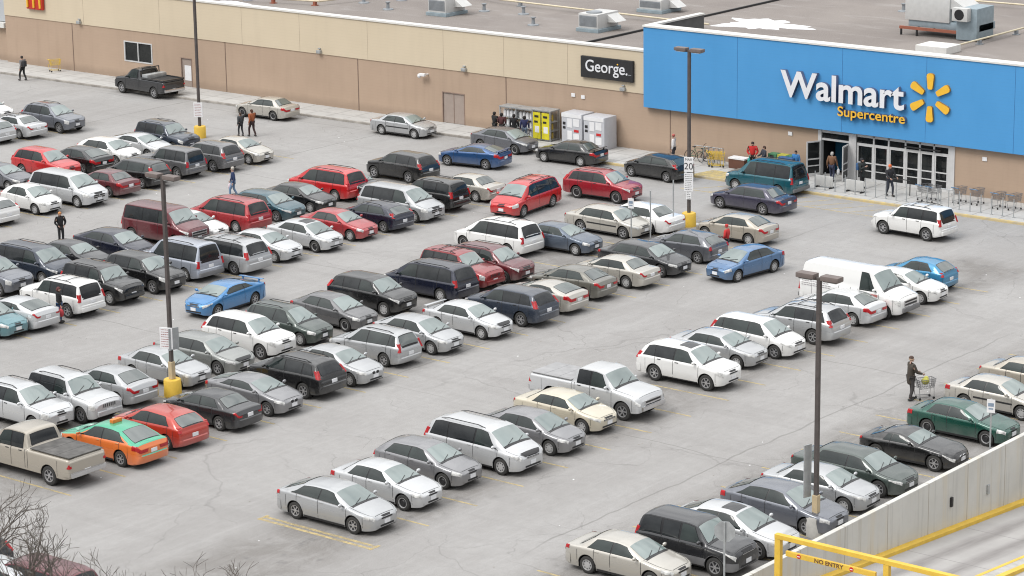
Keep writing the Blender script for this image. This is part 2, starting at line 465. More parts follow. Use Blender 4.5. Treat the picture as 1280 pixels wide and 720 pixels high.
    mb=MB(); w=s.half(s.xr+.05)+.0; P=[]
    prof=[(s.xr+.30,s.half(s.xr+.30)+.008),(s.xr+.12,s.half(s.xr+.12)+.012),(s.xr+.02,s.half(s.xr+.03)+.005),(s.xr-.045,s.half(s.xr)-.10),(s.xr-.055,.25)]
    prof=prof+[(a,-b) for a,b in prof[::-1]]
    for z,o_ in ((zl_-.01,-.03),(zl_+.05,0),(s.plz-.06,0),(s.plz-.02,-.04)):
        P.append([(x-(o_ if i in range(3,7) else 0)*-1*1.0 if False else x-o_*(1 if 2<=i<=7 else 0),y,z) for i,(x,y) in enumerate(prof)])
    n=len(prof); mb.add([p for r in P for p in r],[(r*n+i,r*n+i+1,(r+1)*n+i+1,(r+1)*n+i) for r in range(3) for i in range(n-1)])
    mb.build('rear_bumper',[PAINT],root,smooth=40)
    # mirrors, handles
    for sd in (1,-1):
        mx=s.wins[0][0]-.10; p=s.side(mx,.12); mb=MB()
        mb.ell((mx+.02,sd*(p.y+.13),p.z+.07),.065,.105,.07,0); mb.tube((mx,sd*(p.y-.02),p.z+.02),(mx+.01,sd*(p.y+.08),p.z+.05),.025,n=6)
        mb.build('side_mirror',PAINT,root,smooth=50)
        for hx in s.handles:
            p=s.at(hx,7.0); mb=MB(); mb.bbox(hx-.09,hx+.09,sd*(p.y)-.022,sd*(p.y)+.022,p.z-.045,p.z-.012,.008); mb.build('door_handle',M['black'] if s.blkh else PAINT,root)
    # wheels
    for i,(wx,sd) in enumerate(((s.wb/2,-1),(s.wb/2,1),(-s.wb/2,-1),(-s.wb/2,1))):
        for kind in (('alloy','hub','steel')[s.rimk],):
            t,m=wheel_mesh(s.r,kind)
            w=t.build('wheel',M['tyre'],root,smooth=40,loc=(wx,sd*(s.hw-.11),s.r))
            rm=m.build('rim',[M['rim'] if kind=='alloy' else M['hubcap'],M['black'],M['steel']],w,smooth=35)
            if sd>0: w.rotation_euler.z=math.pi
    # optional parts, dropped when a car has none
    if s.rails:
        xa,xb=s.rails
        for sd in (1,-1):
            mb=MB(); pts=[]
            for i in range(7):
                x=xa+(xb-xa)*i/6; p=s.topat(x,.86); pts.append((x,sd*p.y,p.z+(.055 if 0<i<6 else .0)))
            mb.path(pts,.018,6); mb.build('roof_rail',M['black'],root,smooth=50)
        mb=MB()
        for x in (xa+(xb-xa)*.28,xa+(xb-xa)*.75):
            pa=s.topat(x,.86); mb.path([(x,-pa.y,pa.z+.05),(x,0,pa.z+.075),(x,pa.y,pa.z+.05)],.014,6)
        mb.build('roof_crossbar',M['black'],root,smooth=50)
    mb=MB(); xm=s.ws[1]-.12; s.patch_top(mb,xm,xm-.62,-.62,.62,.010); mb.build('sunroof',M['sunroof'],root,smooth=30)
    mb=MB(); xs=s.xr+s.spx; z=s.top(xs)
    mb.bbox(xs-.12,xs+.06,-s.half(xs)+.10,s.half(xs)-.10,z+.085,z+.115,.012)
    for y in (-.5,.5): mb.bbox(xs-.06,xs+.03,y-.03,y+.03,z-.01,z+.09,.008)
    mb.build('spoiler',PAINT,root,smooth=50)
    mb=MB(); s.patch_top(mb,s.xf-.2,s.xf-.03,-.86,.86,.035,ny=10)
    mb.build('bug_guard',M['gloss'],root,smooth=50)
    mb=MB()
    for sd in (1,-1): s.patch_ring(mb,s.wb/2-s.r-.1,-s.wb/2+s.r+.1,4.9,5.25,sd,.010,nx=10,nq=2)
    mb.build('side_moulding',M['black'],root,smooth=40)
    mb=MB()
    for sd in (1,-1):
        a,b=s.wins[0],s.wins[-1]; pts=[]
        for i in range(13):
            x=a[0]-.05+(b[2]-a[0]+.05)*i/12; p=s.side(x,.02); pts.append((x,sd*(p.y+.012),p.z+.01))
        mb.path(pts,.011,4)
    mb.build('chrome_strip',M['chrome'],root,smooth=50)
    return root

def sedan(L=4.6,W=1.74,H=1.42,wb=2.65,style='old',**k):
    xf=wb/2+(.86 if L<4.7 else .95); xr=xf-L
    if style=='old':
        tp=[(xr,.70),(xr+.04,.86),(xr+.12,.95),(xr+.62,.98),(xr+1.16,H-.05),(xr+1.55,H),(xf-2.3,H),(xf-1.88,H-.06),(xf-1.12,.97),(xf-.5,.86),(xf-.15,.73),(xf-.04,.68),(xf,.62)]
        bp=[(xr,.80),(xr+.1,.90),(xr+.7,.93),(xf-1.1,.90),(xf-.4,.77),(xf-.12,.70),(xf,.60)]
        wins=[(xf-1.34,xf-1.96,xf-2.50,xf-2.46),(xf-2.56,xf-2.52,xr+1.02,xr+1.35)]
        ws=(xf-1.16,xf-1.86); rg=(xr+1.14,xr+.66); spx=.22
    elif style=='cab':
        tp=[(xr,.74),(xr+.04,.90),(xr+.12,1.0),(xr+.42,1.04),(xr+1.12,H-.05),(xr+1.6,H),(xf-2.2,H),(xf-1.80,H-.06),(xf-.92,.95),(xf-.45,.86),(xf-.14,.74),(xf-.04,.69),(xf,.63)]
        bp=[(xr,.84),(xr+.1,.95),(xr+.6,.98),(xf-1.1,.89),(xf-.4,.77),(xf-.12,.70),(xf,.60)]
        wins=[(xf-1.22,xf-1.9,xf-2.48,xf-2.44),(xf-2.54,xf-2.5,xr+.92,xr+1.32)]
        ws=(xf-.97,xf-1.78); rg=(xr+1.10,xr+.47); spx=.18
    else: # fast
        tp=[(xr,.76),(xr+.04,.92),(xr+.11,1.02),(xr+.34,1.06),(xr+1.25,H-.05),(xr+1.8,H),(xf-2.35,H),(xf-1.95,H-.06),(xf-1.08,.98),(xf-.5,.88),(xf-.16,.76),(xf-.04,.69),(xf,.63)]
        bp=[(xr,.86),(xr+.1,.97),(xr+.7,1.0),(xf-1.1,.91),(xf-.4,.77),(xf-.12,.70),(xf,.60)]
        wins=[(xf-1.34,xf-2.02,xf-2.60,xf-2.56),(xf-2.66,xf-2.62,xr+.82,xr+1.36)]
        ws=(xf-1.12,xf-1.92); rg=(xr+1.22,xr+.40); spx=.2
    d=dict(xf=xf,xr=xr,W=W,wb=wb,tp=tp,bp=bp,wins=wins,ws=ws,rg=rg,rgw=.88,spx=spx,seams=[wins[0][0]+.12,wins[0][2]-.03,wins[1][2]+.30],
        handles=[wins[0][2]+.16,wins[1][2]+.42],head=(xf-.40,xf-.05,5.15,8.2),htap=.22,tail_=(xr+.26,xr,5.9,7.9),tailin=.28,plz=.62,
        grille='bar',rails=(xr+1.5,xf-2.1),tinted=False,blkh=False,rimk=1)
    d.update(k); return Shape(**d)
def hatch(L=4.3,W=1.76,H=1.47,wb=2.62,tail='hatch',**k):
    k.setdefault('vlamp',(.80,1.0) if tail=='hatch' else (.80,1.16))
    xf=wb/2+.86; xr=xf-L
    if tail=='hatch':
        tp=[(xr,.62),(xr+.03,.90),(xr+.10,1.02),(xr+.62,H-.10),(xr+1.1,H-.02),(xf-2.2,H),(xf-1.8,H-.06),(xf-.95,.98),(xf-.45,.88),(xf-.14,.75),(xf-.04,.69),(xf,.63)]
        rg=(xr+.58,xr+.13); lastb,lastt=xr+.52,xr+.92
    else:
        tp=[(xr,.66),(xr+.03,.92),(xr+.07,1.02),(xr+.36,H-.08),(xr+.7,H-.01),(xf-2.15,H),(xf-1.75,H-.06),(xf-.92,.99),(xf-.45,.89),(xf-.14,.76),(xf-.04,.70),(xf,.64)]
        rg=(xr+.33,xr+.09); lastb,lastt=xr+.26,xr+.46
    bp=[(xr,.82),(xr+.08,.96),(xr+.6,.99),(xf-1.1,.90),(xf-.4,.78),(xf-.12,.71),(xf,.61)]
    wins=[(xf-1.24,xf-1.88,xf-2.40,xf-2.36),(xf-2.46,xf-2.42,lastb+.48,lastt+.30),(lastb+.42,lastt+.24,lastb,lastt)] if tail!='hatch' else [(xf-1.24,xf-1.88,xf-2.42,xf-2.38),(xf-2.48,xf-2.44,lastb+.15,lastt+.1)]
    d=dict(xf=xf,xr=xr,W=W,wb=wb,tp=tp,bp=bp,wins=wins,ws=(xf-1.0,xf-1.74),rg=rg,rgw=.86,spx=.6,seams=[xf-1.14,xf-2.43,wins[1][2]+.06],
        handles=[xf-2.26,wins[1][2]+.22],head=(xf-.42,xf-.05,5.2,8.3),htap=.22,tail_=(xr+.26,xr+.0,6,8.6),tailin=.20,plz=.55,
        grille='bar',rails=(lastt+.2,xf-2.1),tinted=False,blkh=False,rimk=1)
    d.update(k); return Shape(**d)
def suv(L=4.6,W=1.84,H=1.70,wb=2.65,style='round',**k):
    k.setdefault('vlamp',(.92,1.20) if style=='round' else (.80,1.12))
    xf=wb/2+.88; xr=xf-L
    if style=='round':
        tp=[(xr,.62),(xr+.03,.95),(xr+.10,1.10),(xr+.46,H-.10),(xr+.9,H-.01),(xf-2.3,H),(xf-1.86,H-.07),(xf-1.10,1.13),(xf-.5,1.03),(xf-.15,.90),(xf-.04,.82),(xf,.76)]
        rg=(xr+.44,xr+.13); wins=[(xf-1.36,xf-1.96,xf-2.55,xf-2.52),(xf-2.61,xf-2.58,xr+1.10,xr+1.08),(xr+1.03,xr+1.01,xr+.42,xr+.66)]
        ws=(xf-1.14,xf-1.84)
    else:
        tp=[(xr,.66),(xr+.02,.98),(xr+.05,1.12),(xr+.24,H-.07),(xr+.5,H),(xf-2.2,H),(xf-1.80,H-.06),(xf-1.26,1.16),(xf-.5,1.10),(xf-.14,1.02),(xf-.04,.94),(xf,.86)]
        rg=(xr+.22,xr+.065); wins=[(xf-1.46,xf-1.90,xf-2.42,xf-2.40),(xf-2.50,xf-2.48,xr+1.15,xr+1.13),(xr+1.05,xr+1.03,xr+.22,xr+.34)]
        ws=(xf-1.29,xf-1.78)
    bp=[(xr,.90),(xr+.06,1.03),(xr+.6,1.07),(xf-1.2,1.04),(xf-.4,.95),(xf-.1,.86),(xf,.74)]
    d=dict(xf=xf,xr=xr,W=W,wb=wb,r=.355,zl=.27,tp=tp,bp=bp,wins=wins,ws=ws,rg=rg,rgw=.86,spx=.55,
        seams=[xf-1.24,wins[0][2]-.03,wins[1][2]-.03],handles=[wins[0][2]+.17,wins[1][2]+.2],head=(xf-.34,xf-.05,5.4,8.1),htap=.15,tail_=(xr+.22,xr,5.8,8.6),tailin=.16,plz=.72,
        grille='bar',rails=(xr+.75,xf-2.05),tinted=True,blkh=True,rimk=0,tum=.36 if style=='round' else .27,kf=.26 if style=='round' else .15,nf=.65,kr=.10,nr=.35,crown=.06)
    d.update(k); return Shape(**d)
def van(L=4.9,W=1.93,H=1.74,wb=2.95,style='mini',**k):
    k.setdefault('vlamp',(.82,1.14) if style=='mini' else (.80,1.15))
    xf=wb/2+.93; xr=xf-L
    if style=='mini':
        tp=[(xr,.60),(xr+.03,.95),(xr+.08,1.10),(xr+.36,H-.09),(xr+.8,H),(xf-2.1,H),(xf-1.65,H-.08),(xf-.82,1.12),(xf-.4,.98),(xf-.13,.84),(xf-.04,.78),(xf,.71)]
        bp=[(xr,.88),(xr+.08,1.0),(xf-1.3,.98),(xf-.5,.90),(xf-.12,.80),(xf,.68)]
        wins=[(xf-1.16,xf-1.78,xf-2.35,xf-2.33),(xf-2.43,xf-2.41,xr+1.25,xr+1.24),(xr+1.19,xr+1.18,xr+.34,xr+.52)]
        ws=(xf-.90,xf-1.63); rg=(xr+.35,xr+.11)
    elif style=='box':
        tp=[(xr,.60),(xr+.02,.98),(xr+.05,1.12),(xr+.20,H-.06),(xr+.5,H),(xf-2.0,H),(xf-1.62,H-.06),(xf-.98,1.18),(xf-.5,1.08),(xf-.14,.98),(xf-.04,.91),(xf,.82)]
        bp=[(xr,.95),(xr+.06,1.06),(xf-1.2,1.04),(xf-.5,.96),(xf-.1,.90),(xf,.76)]
        wins=[(xf-1.30,xf-1.78,xf-2.20,xf-2.18),(xf-2.34,xf-2.32,xr+1.25,xr+1.25),(xr+1.17,xr+1.17,xr+.22,xr+.28)]
        ws=(xf-1.02,xf-1.60); rg=(xr+.20,xr+.07)
    d=dict(xf=xf,xr=xr,W=W,wb=wb,r=.335,zl=.21,tp=tp,bp=bp,wins=wins,ws=ws,rg=rg,rgw=.86,spx=.5,
        seams=[xf-1.1,wins[0][2]-.04,wins[1][2]-.03],handles=[wins[0][2]+.17,wins[0][2]-.25],head=(xf-.42,xf-.05,5.4,8.3),htap=.2,tail_=(xr+.14,xr,6.2,9),tailin=.14,plz=.70,
        grille='bar',rails=(xr+.7,xf-2.0),tinted=True,blkh=False,rimk=1,tum=.29,kf=.28,nf=.75,kr=.08,nr=.35,crown=.06)
    d.update(k); return Shape(**d)

V={}
V['sedan_fast']=sedan(4.82,1.83,1.47,2.8,'fast',rimk=0,r=.33)
V['sedan_old']=sedan(4.55,1.72,1.40,2.62,'old')
V['sedan_cab']=sedan(4.5,1.75,1.44,2.68,'cab')
V['sedan_large']=sedan(5.0,1.85,1.46,2.80,'old',rimk=0,r=.33)
c_=sedan(4.50,1.75,1.36,2.66,'fast',rimk=0); c_.wins=[(c_.xf-1.34,c_.xf-2.0,c_.xf-2.88,c_.xf-2.84),(c_.xf-2.94,c_.xf-2.90,c_.xr+.95,c_.xr+1.36)]; c_.seams=[c_.xf-1.25,c_.xf-2.9]; c_.handles=[c_.xf-2.7]; V['coupe']=c_
c_=sedan(4.24,1.79,1.28,2.50,'fast',rimk=0,r=.33); xf,xr=c_.xf,c_.xr
c_.tp=[(xr,.70),(xr+.04,.84),(xr+.11,.92),(xr+.42,.95),(xr+.95,1.20),(xr+1.3,1.28),(xf-2.55,1.28),(xf-2.25,1.21),(xf-1.62,.95),(xf-.7,.88),(xf-.18,.74),(xf-.03,.62),(xf,.54)]
c_.bp=[(xr,.78),(xr+.1,.86),(xf-1.6,.88),(xf-.5,.76),(xf,.50)]; c_.wins=[(xf-1.88,xf-2.34,xf-2.86,xf-2.80)]+[(xf-2.9,xf-2.84,xr+1.05,xr+1.2)]; c_.ws=(xf-1.66,xf-2.22); c_.rg=(xr+.93,xr+.46); c_.seams=[xf-1.75,xf-2.9]; c_.handles=[xf-2.7]; c_.grille='kidney'; V['roadster']=c_
V['hatch']=hatch(4.36,1.80,1.47,2.64,rimk=1)
V['hatch_small']=hatch(3.85,1.67,1.49,2.47,rimk=1)
V['wagon']=hatch(4.45,1.76,1.58,2.65,'wagon',rimk=0)
V['suv']=suv(4.62,1.84,1.69,2.66)
V['suv_boxy']=suv(4.45,1.82,1.76,2.65,'boxy')
V['suv_cube']=suv(4.30,1.82,1.79,2.58,'boxy',clad=True)
V['minivan']=van(4.95,1.95,1.74,2.95)
V['minivan_new']=van(5.10,1.96,1.76,3.08,grille='cross')
V['astro']=van(4.75,1.95,1.86,2.82,'box',r=.34)
s_=van(5.7,2.04,2.16,3.45,'box',r=.37,zl=.30,grille='truck',rgw=.8); s_.wins=[(s_.xf-1.30,s_.xf-1.86,s_.xf-2.25,s_.xf-2.23)]; s_.wins.append((s_.xf-1.32,s_.xf-1.8,s_.xf-2.24,s_.xf-2.22)); s_.wins=s_.wins[:1]
s_.seams=[s_.xf-1.15,s_.xf-2.33,s_.xf-3.4,s_.xf-2.75]; s_.handles=[s_.xf-2.18,s_.xf-2.45]; V['cargo_van']=s_
s_=van(5.0,2.0,2.0,3.2,'box',r=.37,zl=.30,grille='truck'); s_.wins=[(s_.xf-1.30,s_.xf-1.86,s_.xf-2.25,s_.xf-2.23),(s_.xf-2.30,s_.xf-2.28,s_.xr+1.6,s_.xr+1.6),(s_.xr+1.55,s_.xr+1.55,s_.xr+.25,s_.xr+.3)]; V['cargo_window']=s_
for kk in ('cargo_van','cargo_window'):
    s_=V[kk]; xf,xr=s_.xf,s_.xr; H=max(z for _,z in s_.tp)
    s_.bp=[(xr,1.08),(xr+.06,1.22),(xf-1.25,1.22),(xf-.5,1.06),(xf-.1,.98),(xf,.86)]
    s_.tp=[(xr,.70),(xr+.02,1.1),(xr+.05,1.28),(xr+.16,H-.06),(xr+.4,H),(xf-2.0,H),(xf-1.66,H-.06),(xf-.98,1.34),(xf-.5,1.20),(xf-.14,1.10),(xf-.03,1.02),(xf,.92)]
    s_.tum=.18; s_.crown=.07; s_.kf=.16
def pickup(L,cab,wb):
    xf=wb/2+.95; xr=xf-L; cr=xf-1.35-cab; H=1.86
    tp=[(xr,.98),(xr+.03,1.20),(xr+.07,1.24),(cr-.10,1.24),(cr-.02,1.30),(cr+.12,H-.08),(cr+.3,H),(xf-2.35,H),(xf-1.95,H-.07),(xf-1.36,1.27),(xf-.5,1.18),(xf-.15,1.10),(xf-.03,.98),(xf,.86)]
    bp=[(xr,1.10),(xr+.06,1.19),(cr,1.19),(xf-1.3,1.16),(xf-.4,1.04),(xf,.76)]
    mid=xf-2.55 if cab>1.9 else xf-2.7
    wins=[(xf-1.60,xf-2.05,mid,mid+.02),(mid-.08,mid-.06,cr+.22,cr+.26)]
    return Shape(xf=xf,xr=xr,W=1.98,wb=wb,r=.39,zl=.38,tp=tp,bp=bp,wins=wins,ws=(xf-1.40,xf-1.93),rg=(cr+.11,cr-.005),rgw=.80,spx=.5,seams=[xf-1.45,mid-.04,cr+.10,cr-.05],
        handles=[mid+.17,cr+.35],head=(xf-.26,xf-.03,6,8),htap=0,vlamp=(.86,1.12),tail_=(xr+.12,xr,5.8,7.9),tailin=.10,plz=.55,grille='truck',rails=None,tinted=True,blkh=True,rimk=0,
        tum=.20,kf=.08,nf=.4,kr=.03,nr=.2,crown=.05)
V['pickup']=pickup(5.85,2.15,3.65); V['pickup_ext']=pickup(5.5,1.65,3.40)

CAR_TABLE=[
  ('sedan_fast', 'silver', ['chrome'], 18.83, -28.14, '+', 'silver fastback sedan at the near end of its row beside the yellow line box', 'sedan', 'cars in the nearest long row'),
  ('sedan_old', 'silver_w', ['steel'], 18.61, -25.18, '+', 'pale silver older sedan with black steel front wheel, second in the nearest long row', 'sedan', 'cars in the nearest long row'),
  ('hatch', 'grey', [], 18.19, -22.44, '+', 'mid grey hatchback with pink-red tail lamp, third in the nearest long row', 'hatchback', 'cars in the nearest long row'),
  ('minivan', 'silver_w', ['rails', 'guard'], 18.94, -19.79, '+', 'pale silver minivan with dark bug guard between the grey hatchback and grey sedan', 'minivan', 'cars in the nearest long row'),
  ('sedan_cab', 'grey', [], 18.95, -16.86, '+', 'grey rounded sedan between the pale minivan and the cream sedan', 'sedan', 'cars in the nearest long row'),
  ('sedan_old', 'cream', [], 18.33, -13.88, '+', 'cream sedan in front of the silver crew cab pickup', 'sedan', 'cars in the nearest long row'),
  ('pickup', 'silver_w', [], 18.54, -11.47, '+', 'silver crew cab pickup with grey bed cover, nose to the lower right', 'pickup truck', 'cars in the nearest long row'),
  ('suv', 'white', ['sunroof'], 18.9, -6.05, '+', 'white crossover with roof window and rear spoiler, beyond the silver pickup', 'SUV', 'cars in the nearest long row'),
  ('sedan_old', 'silver', [], 18.11, -2.61, '+', 'silver older sedan between the white crossover and the white wagon', 'sedan', 'cars in the nearest long row'),
  ('wagon', 'white', [], 18.56, -0.28, '+', 'white tall wagon with black oval grille beside the silver tail-out SUV', 'wagon', 'cars in the nearest long row'),
  ('suv', 'silver', ['rails', 'kidney', 'crossbars'], 18.64, 2.65, '-', 'silver SUV with black roof rails, parked tail out in front of the white cargo van', 'SUV', 'cars in the nearest long row'),
  ('sedan_cab', 'silver_w', [], 18.48, 6.36, '-', 'pale silver sedan parked tail out tight against the white cargo van', 'sedan', 'cars in the nearest long row'),
  ('cargo_van', 'white', [], 19.05, 8.14, '+', 'white cargo van with faint red lettering on its side', 'van', 'cars in the nearest long row'),
  ('sedan_old', 'white', [], 18.98, 11.45, '+', 'white small sedan squeezed between the cargo van and the bright blue hatchback', 'sedan', 'cars in the nearest long row'),
  ('hatch_small', 'azure', [], 18.44, 13.81, '-', 'bright blue small hatchback parked tail out at the far end of the nearest long row', 'hatchback', 'cars in the nearest long row'),
  ('sedan_old', 'champagne', [], 30.57, -26.32, '+', 'champagne silver sedan cut by the bottom edge, beside the dark boxy SUV', 'sedan', 'cars at the ramp wall'),
  ('suv_cube', 'charcoal', [], 31.66, -24.1, '+', 'charcoal very boxy SUV with flat roof and grey lower panels', 'SUV', 'cars at the ramp wall'),
  ('sedan_fast', 'silver_w', ['sunroof'], 31.86, -21.81, '+', 'pale silver sedan with dark roof window behind the yellow gate', 'sedan', 'cars at the ramp wall'),
  ('sedan_fast', 'greyblue', [], 31.95, -18.72, '+', 'blue-grey sedan standing directly behind the lamp post nearest the ramp', 'sedan', 'cars at the ramp wall'),
  ('sedan_old', 'silver', [], 31.75, -15.99, '+', 'silver sedan between the blue-grey and dark green-grey sedans', 'sedan', 'cars at the ramp wall'),
  ('sedan_large', 'darkgreen', [], 31.85, -13.6, '+', 'dark green-grey sedan at the ramp wall beside the black sports coupe', 'sedan', 'cars at the ramp wall'),
  ('roadster', 'black', ['kidney'], 31.94, -9.83, '+', 'glossy black low sports coupe with long hood at the ramp wall', 'sports car', 'cars at the ramp wall'),
  ('sedan_old', 'forest', ['chrome'], 32.01, -5.86, '+', 'deep green sedan beside the black sports coupe', 'sedan', 'cars at the ramp wall'),
  ('sedan_old', 'champagne', ['moulding'], 31.54, -2.05, '+', 'pale beige sedan with thin black side moulding, at the right edge behind the green sedan', 'sedan', 'cars at the ramp wall'),
  ('sedan_old', 'beige', [], 31.31, 1.21, '+', 'beige sedan cut by the right edge, farthest in the row at the ramp wall', 'sedan', 'cars at the ramp wall'),
  ('pickup', 'beige', [], 5.86, -30.88, '-', 'beige crew cab pickup with black bed cover seen from its tail, at the left edge', 'pickup truck', 'cars in the second row, near side'),
  ('sedan_fast', 'taxi', [], 6.41, -27.72, '-', 'orange taxi with green roof, hood and trunk', 'taxi', 'cars in the second row, near side'),
  ('hatch', 'brick', [], 6.34, -25.16, '-', 'orange-red hatchback parked tail out beside the orange and green taxi', 'hatchback', 'cars in the second row, near side'),
  ('sedan_old', 'charcoal', ['alloy'], 6.2, -22.16, '-', 'black sedan parked tail out in front of the yellow lamp base', 'sedan', 'cars in the second row, near side'),
  ('coupe', 'grey', ['kidney'], 6.41, -19.58, '+', 'grey two-door coupe with twin oval grille beside the black tail-out SUV', 'coupe', 'cars in the second row, near side'),
  ('suv', 'black', ['rails'], 5.93, -16.85, '-', 'black SUV parked tail out with dusty rear window, beside the grey coupe', 'SUV', 'cars in the second row, near side'),
  ('sedan_old', 'silver', ['kidney'], 6.33, -14.39, '+', 'silver sedan with twin oval grille between the black SUV and the silver wagon', 'sedan', 'cars in the second row, near side'),
  ('wagon', 'silver', ['rails', 'alloy'], 5.5, -11.23, '-', 'silver tall wagon with roof rails parked tail out', 'wagon', 'cars in the second row, near side'),
  ('sedan_cab', 'silver', [], 5.93, -8.56, '+', 'silver sedan between the tail-out wagon and the lowered white-silver sedan', 'sedan', 'cars in the second row, near side'),
  ('sedan_old', 'silver_w', ['wing', 'guard'], 6.16, -5.31, '+', 'white-silver sedan with tall rear wing and bug guard', 'sedan', 'cars in the second row, near side'),
  ('suv', 'darkblue', [], 6.21, -2.59, '-', 'dark blue-grey SUV parked tail out beside the winged sedan', 'SUV', 'cars in the second row, near side'),
  ('coupe', 'champagne', [], 6.08, 0.1, '-', 'warm silver coupe parked tail out beside the olive-grey sedan', 'coupe', 'cars in the second row, near side'),
  ('sedan_cab', 'olivegrey', [], 5.69, 2.9, '-', 'olive-grey sedan parked tail out with large red tail lamps', 'sedan', 'cars in the second row, near side'),
  ('sedan_old', 'champagne', [], 5.99, 5.91, '-', 'light beige-silver sedan parked tail out beside the olive-grey sedan', 'sedan', 'cars in the second row, near side'),
  ('sedan_large', 'charcoal', [], 6.09, 8.68, '+', 'charcoal sedan with nose to the aisle behind the light beige-silver sedan', 'sedan', 'cars in the second row, near side'),
  ('hatch', 'slate', ['alloy'], 5.98, 12.0, '-', 'slate grey hatchback parked tail out in front of the yellow base by the speed sign', 'hatchback', 'cars in the second row, near side'),
  ('sedan_cab', 'beige', [], 5.86, 16.72, '-', 'beige sedan parked tail out beyond the metallic blue moving sedan', 'sedan', 'cars in the second row, near side'),
  ('suv', 'silver_w', ['rails'], 0.3, -26.75, '+', 'pale silver SUV with black roof rails at the left edge behind the beige pickup', 'SUV', 'cars in the second row, far side'),
  ('suv_boxy', 'silver_w', ['rails', 'slots'], 0.96, -24.75, '+', 'silver boxy SUV with seven-slot grille and grey wheel arches', 'SUV', 'cars in the second row, far side'),
  ('sedan_cab', 'silver', [], 0.43, -22.25, '-', 'silver sedan parked tail out behind the boxy silver SUV', 'sedan', 'cars in the second row, far side'),
  ('sedan_old', 'silver', [], 0.56, -19.0, '+', 'silver sedan with split twin grille right behind the lamp post', 'sedan', 'cars in the second row, far side'),
  ('sedan_large', 'grey_g', ['guard'], 0.51, -16.5, '+', 'greenish grey sedan with dark bug guard between the split-grille sedan and the white SUV', 'sedan', 'cars in the second row, far side'),
  ('suv', 'white', ['chrome'], 0.29, -13.57, '+', 'white SUV with tall black grille and spoked wheels', 'SUV', 'cars in the second row, far side'),
  ('wagon', 'darkgreen', ['rails'], 0.17, -10.92, '+', 'dark green tall wagon with roof rails between the white SUV and the grey sedan', 'wagon', 'cars in the second row, far side'),
  ('sedan_cab', 'grey_d', [], 0.23, -7.88, '+', 'dark silver-grey sedan next to the dark green tall wagon', 'sedan', 'cars in the second row, far side'),
  ('suv', 'black', [], -0.1, -4.84, '+', 'black small crossover with silver-white head lamps, next to the navy minivan', 'SUV', 'cars in the second row, far side'),
  ('minivan', 'navy', ['rails'], 0.3, -1.26, '-', 'navy minivan with grey lower panels parked tail out beside the dark red boxy SUV', 'minivan', 'cars in the second row, far side'),
  ('suv_boxy', 'darkred', ['rails', 'slots', 'crossbars'], 0.3, 1.14, '+', 'dark red boxy SUV with roof rack and chrome barred grille', 'SUV', 'cars in the second row, far side'),
  ('suv', 'maroon', ['rails'], 0.67, 3.09, '+', 'maroon rounded SUV next to the dark red boxy SUV', 'SUV', 'cars in the second row, far side'),
  ('minivan', 'white', ['rails', 'crossbars'], -2.72, 7.7, '-', 'white minivan with roof rails jutting tail out into the aisle', 'minivan', 'cars in the second row, far side'),
  ('sedan_old', 'steelblue', [], -0.07, 9.78, '+', 'steel blue-grey sedan in the second row behind the white minivan', 'sedan', 'cars in the second row, far side'),
  ('sedan_large', 'champagne', ['moulding'], -0.22, 14.18, '+', 'pale beige large sedan standing behind the thin sign posts', 'sedan', 'cars in the second row, far side'),
  ('sedan_large', 'white', [], 0.3, 15.8, '-', 'white large sedan parked tail out beside the yellow lamp base', 'sedan', 'cars in the second row, far side'),
  ('hatch_small', 'teal', [], -12.0, -18.13, '+', 'teal small hatchback barely entering at the left edge', 'hatchback', 'cars in the third row, near side'),
  ('coupe', 'silver_w', [], -11.95, -16.6, '-', 'pale silver coupe with large rear deck parked tail out at the left edge', 'coupe', 'cars in the third row, near side'),
  ('suv_boxy', 'white', ['rails', 'kidney', 'alloy', 'crossbars'], -12.04, -13.71, '-', 'white boxy SUV with roof rack parked tail out beside a man in a black jacket', 'SUV', 'cars in the third row, near side'),
  ('suv_boxy', 'black', ['slots', 'rails'], -12.15, -10.91, '+', 'black square SUV with round head lamps and slotted grille', 'SUV', 'cars in the third row, near side'),
  ('suv', 'black', ['alloy'], -12.01, -8.21, '+', 'black SUV with silver wheels and chrome grille behind the lamp post', 'SUV', 'cars in the third row, near side'),
  ('astro', 'silver_b', ['rails'], -12.51, -5.49, '-', 'silver van with split rear doors parked tail out', 'van', 'cars in the third row, near side'),
  ('minivan', 'silver', ['rails', 'alloy', 'crossbars'], -11.48, -3.18, '-', 'silver minivan parked tail out beside the van with split rear doors', 'minivan', 'cars in the third row, near side'),
  ('sedan_old', 'silver_w', [], -11.57, -0.21, '+', 'pale silver sedan beside the tail-out silver minivan in the third row', 'sedan', 'cars in the third row, near side'),
  ('sedan_cab', 'silver_w', ['sunroof'], -11.36, 2.66, '+', 'bright silver sedan with roof window between the pale silver and red sedans', 'sedan', 'cars in the third row, near side'),
  ('sedan_old', 'red_d', [], -11.57, 5.53, '+', 'dull red sedan beside the navy hatchback', 'sedan', 'cars in the third row, near side'),
  ('hatch', 'navy', ['rails', 'alloy'], -11.42, 8.08, '-', 'navy hatchback parked tail out beside the dull red sedan', 'hatchback', 'cars in the third row, near side'),
  ('minivan_new', 'silver', [], -11.6, 10.7, '+', 'silver minivan with crossbar grille in the third row', 'minivan', 'cars in the third row, near side'),
  ('suv_boxy', 'black', ['rails'], -12.1, 13.42, '-', 'black boxy SUV parked tail out behind the crossbar-grille silver minivan', 'SUV', 'cars in the third row, near side'),
  ('sedan_old', 'champagne', [], -12.13, 16.56, '-', 'small warm silver sedan parked tail out beside the moving red minivan', 'sedan', 'cars in the third row, near side'),
  ('suv', 'greyblue', [], -17.8, -12.87, '+', 'blue-grey SUV nose seen at the left edge above the pale silver coupe', 'SUV', 'cars in the third row, far side'),
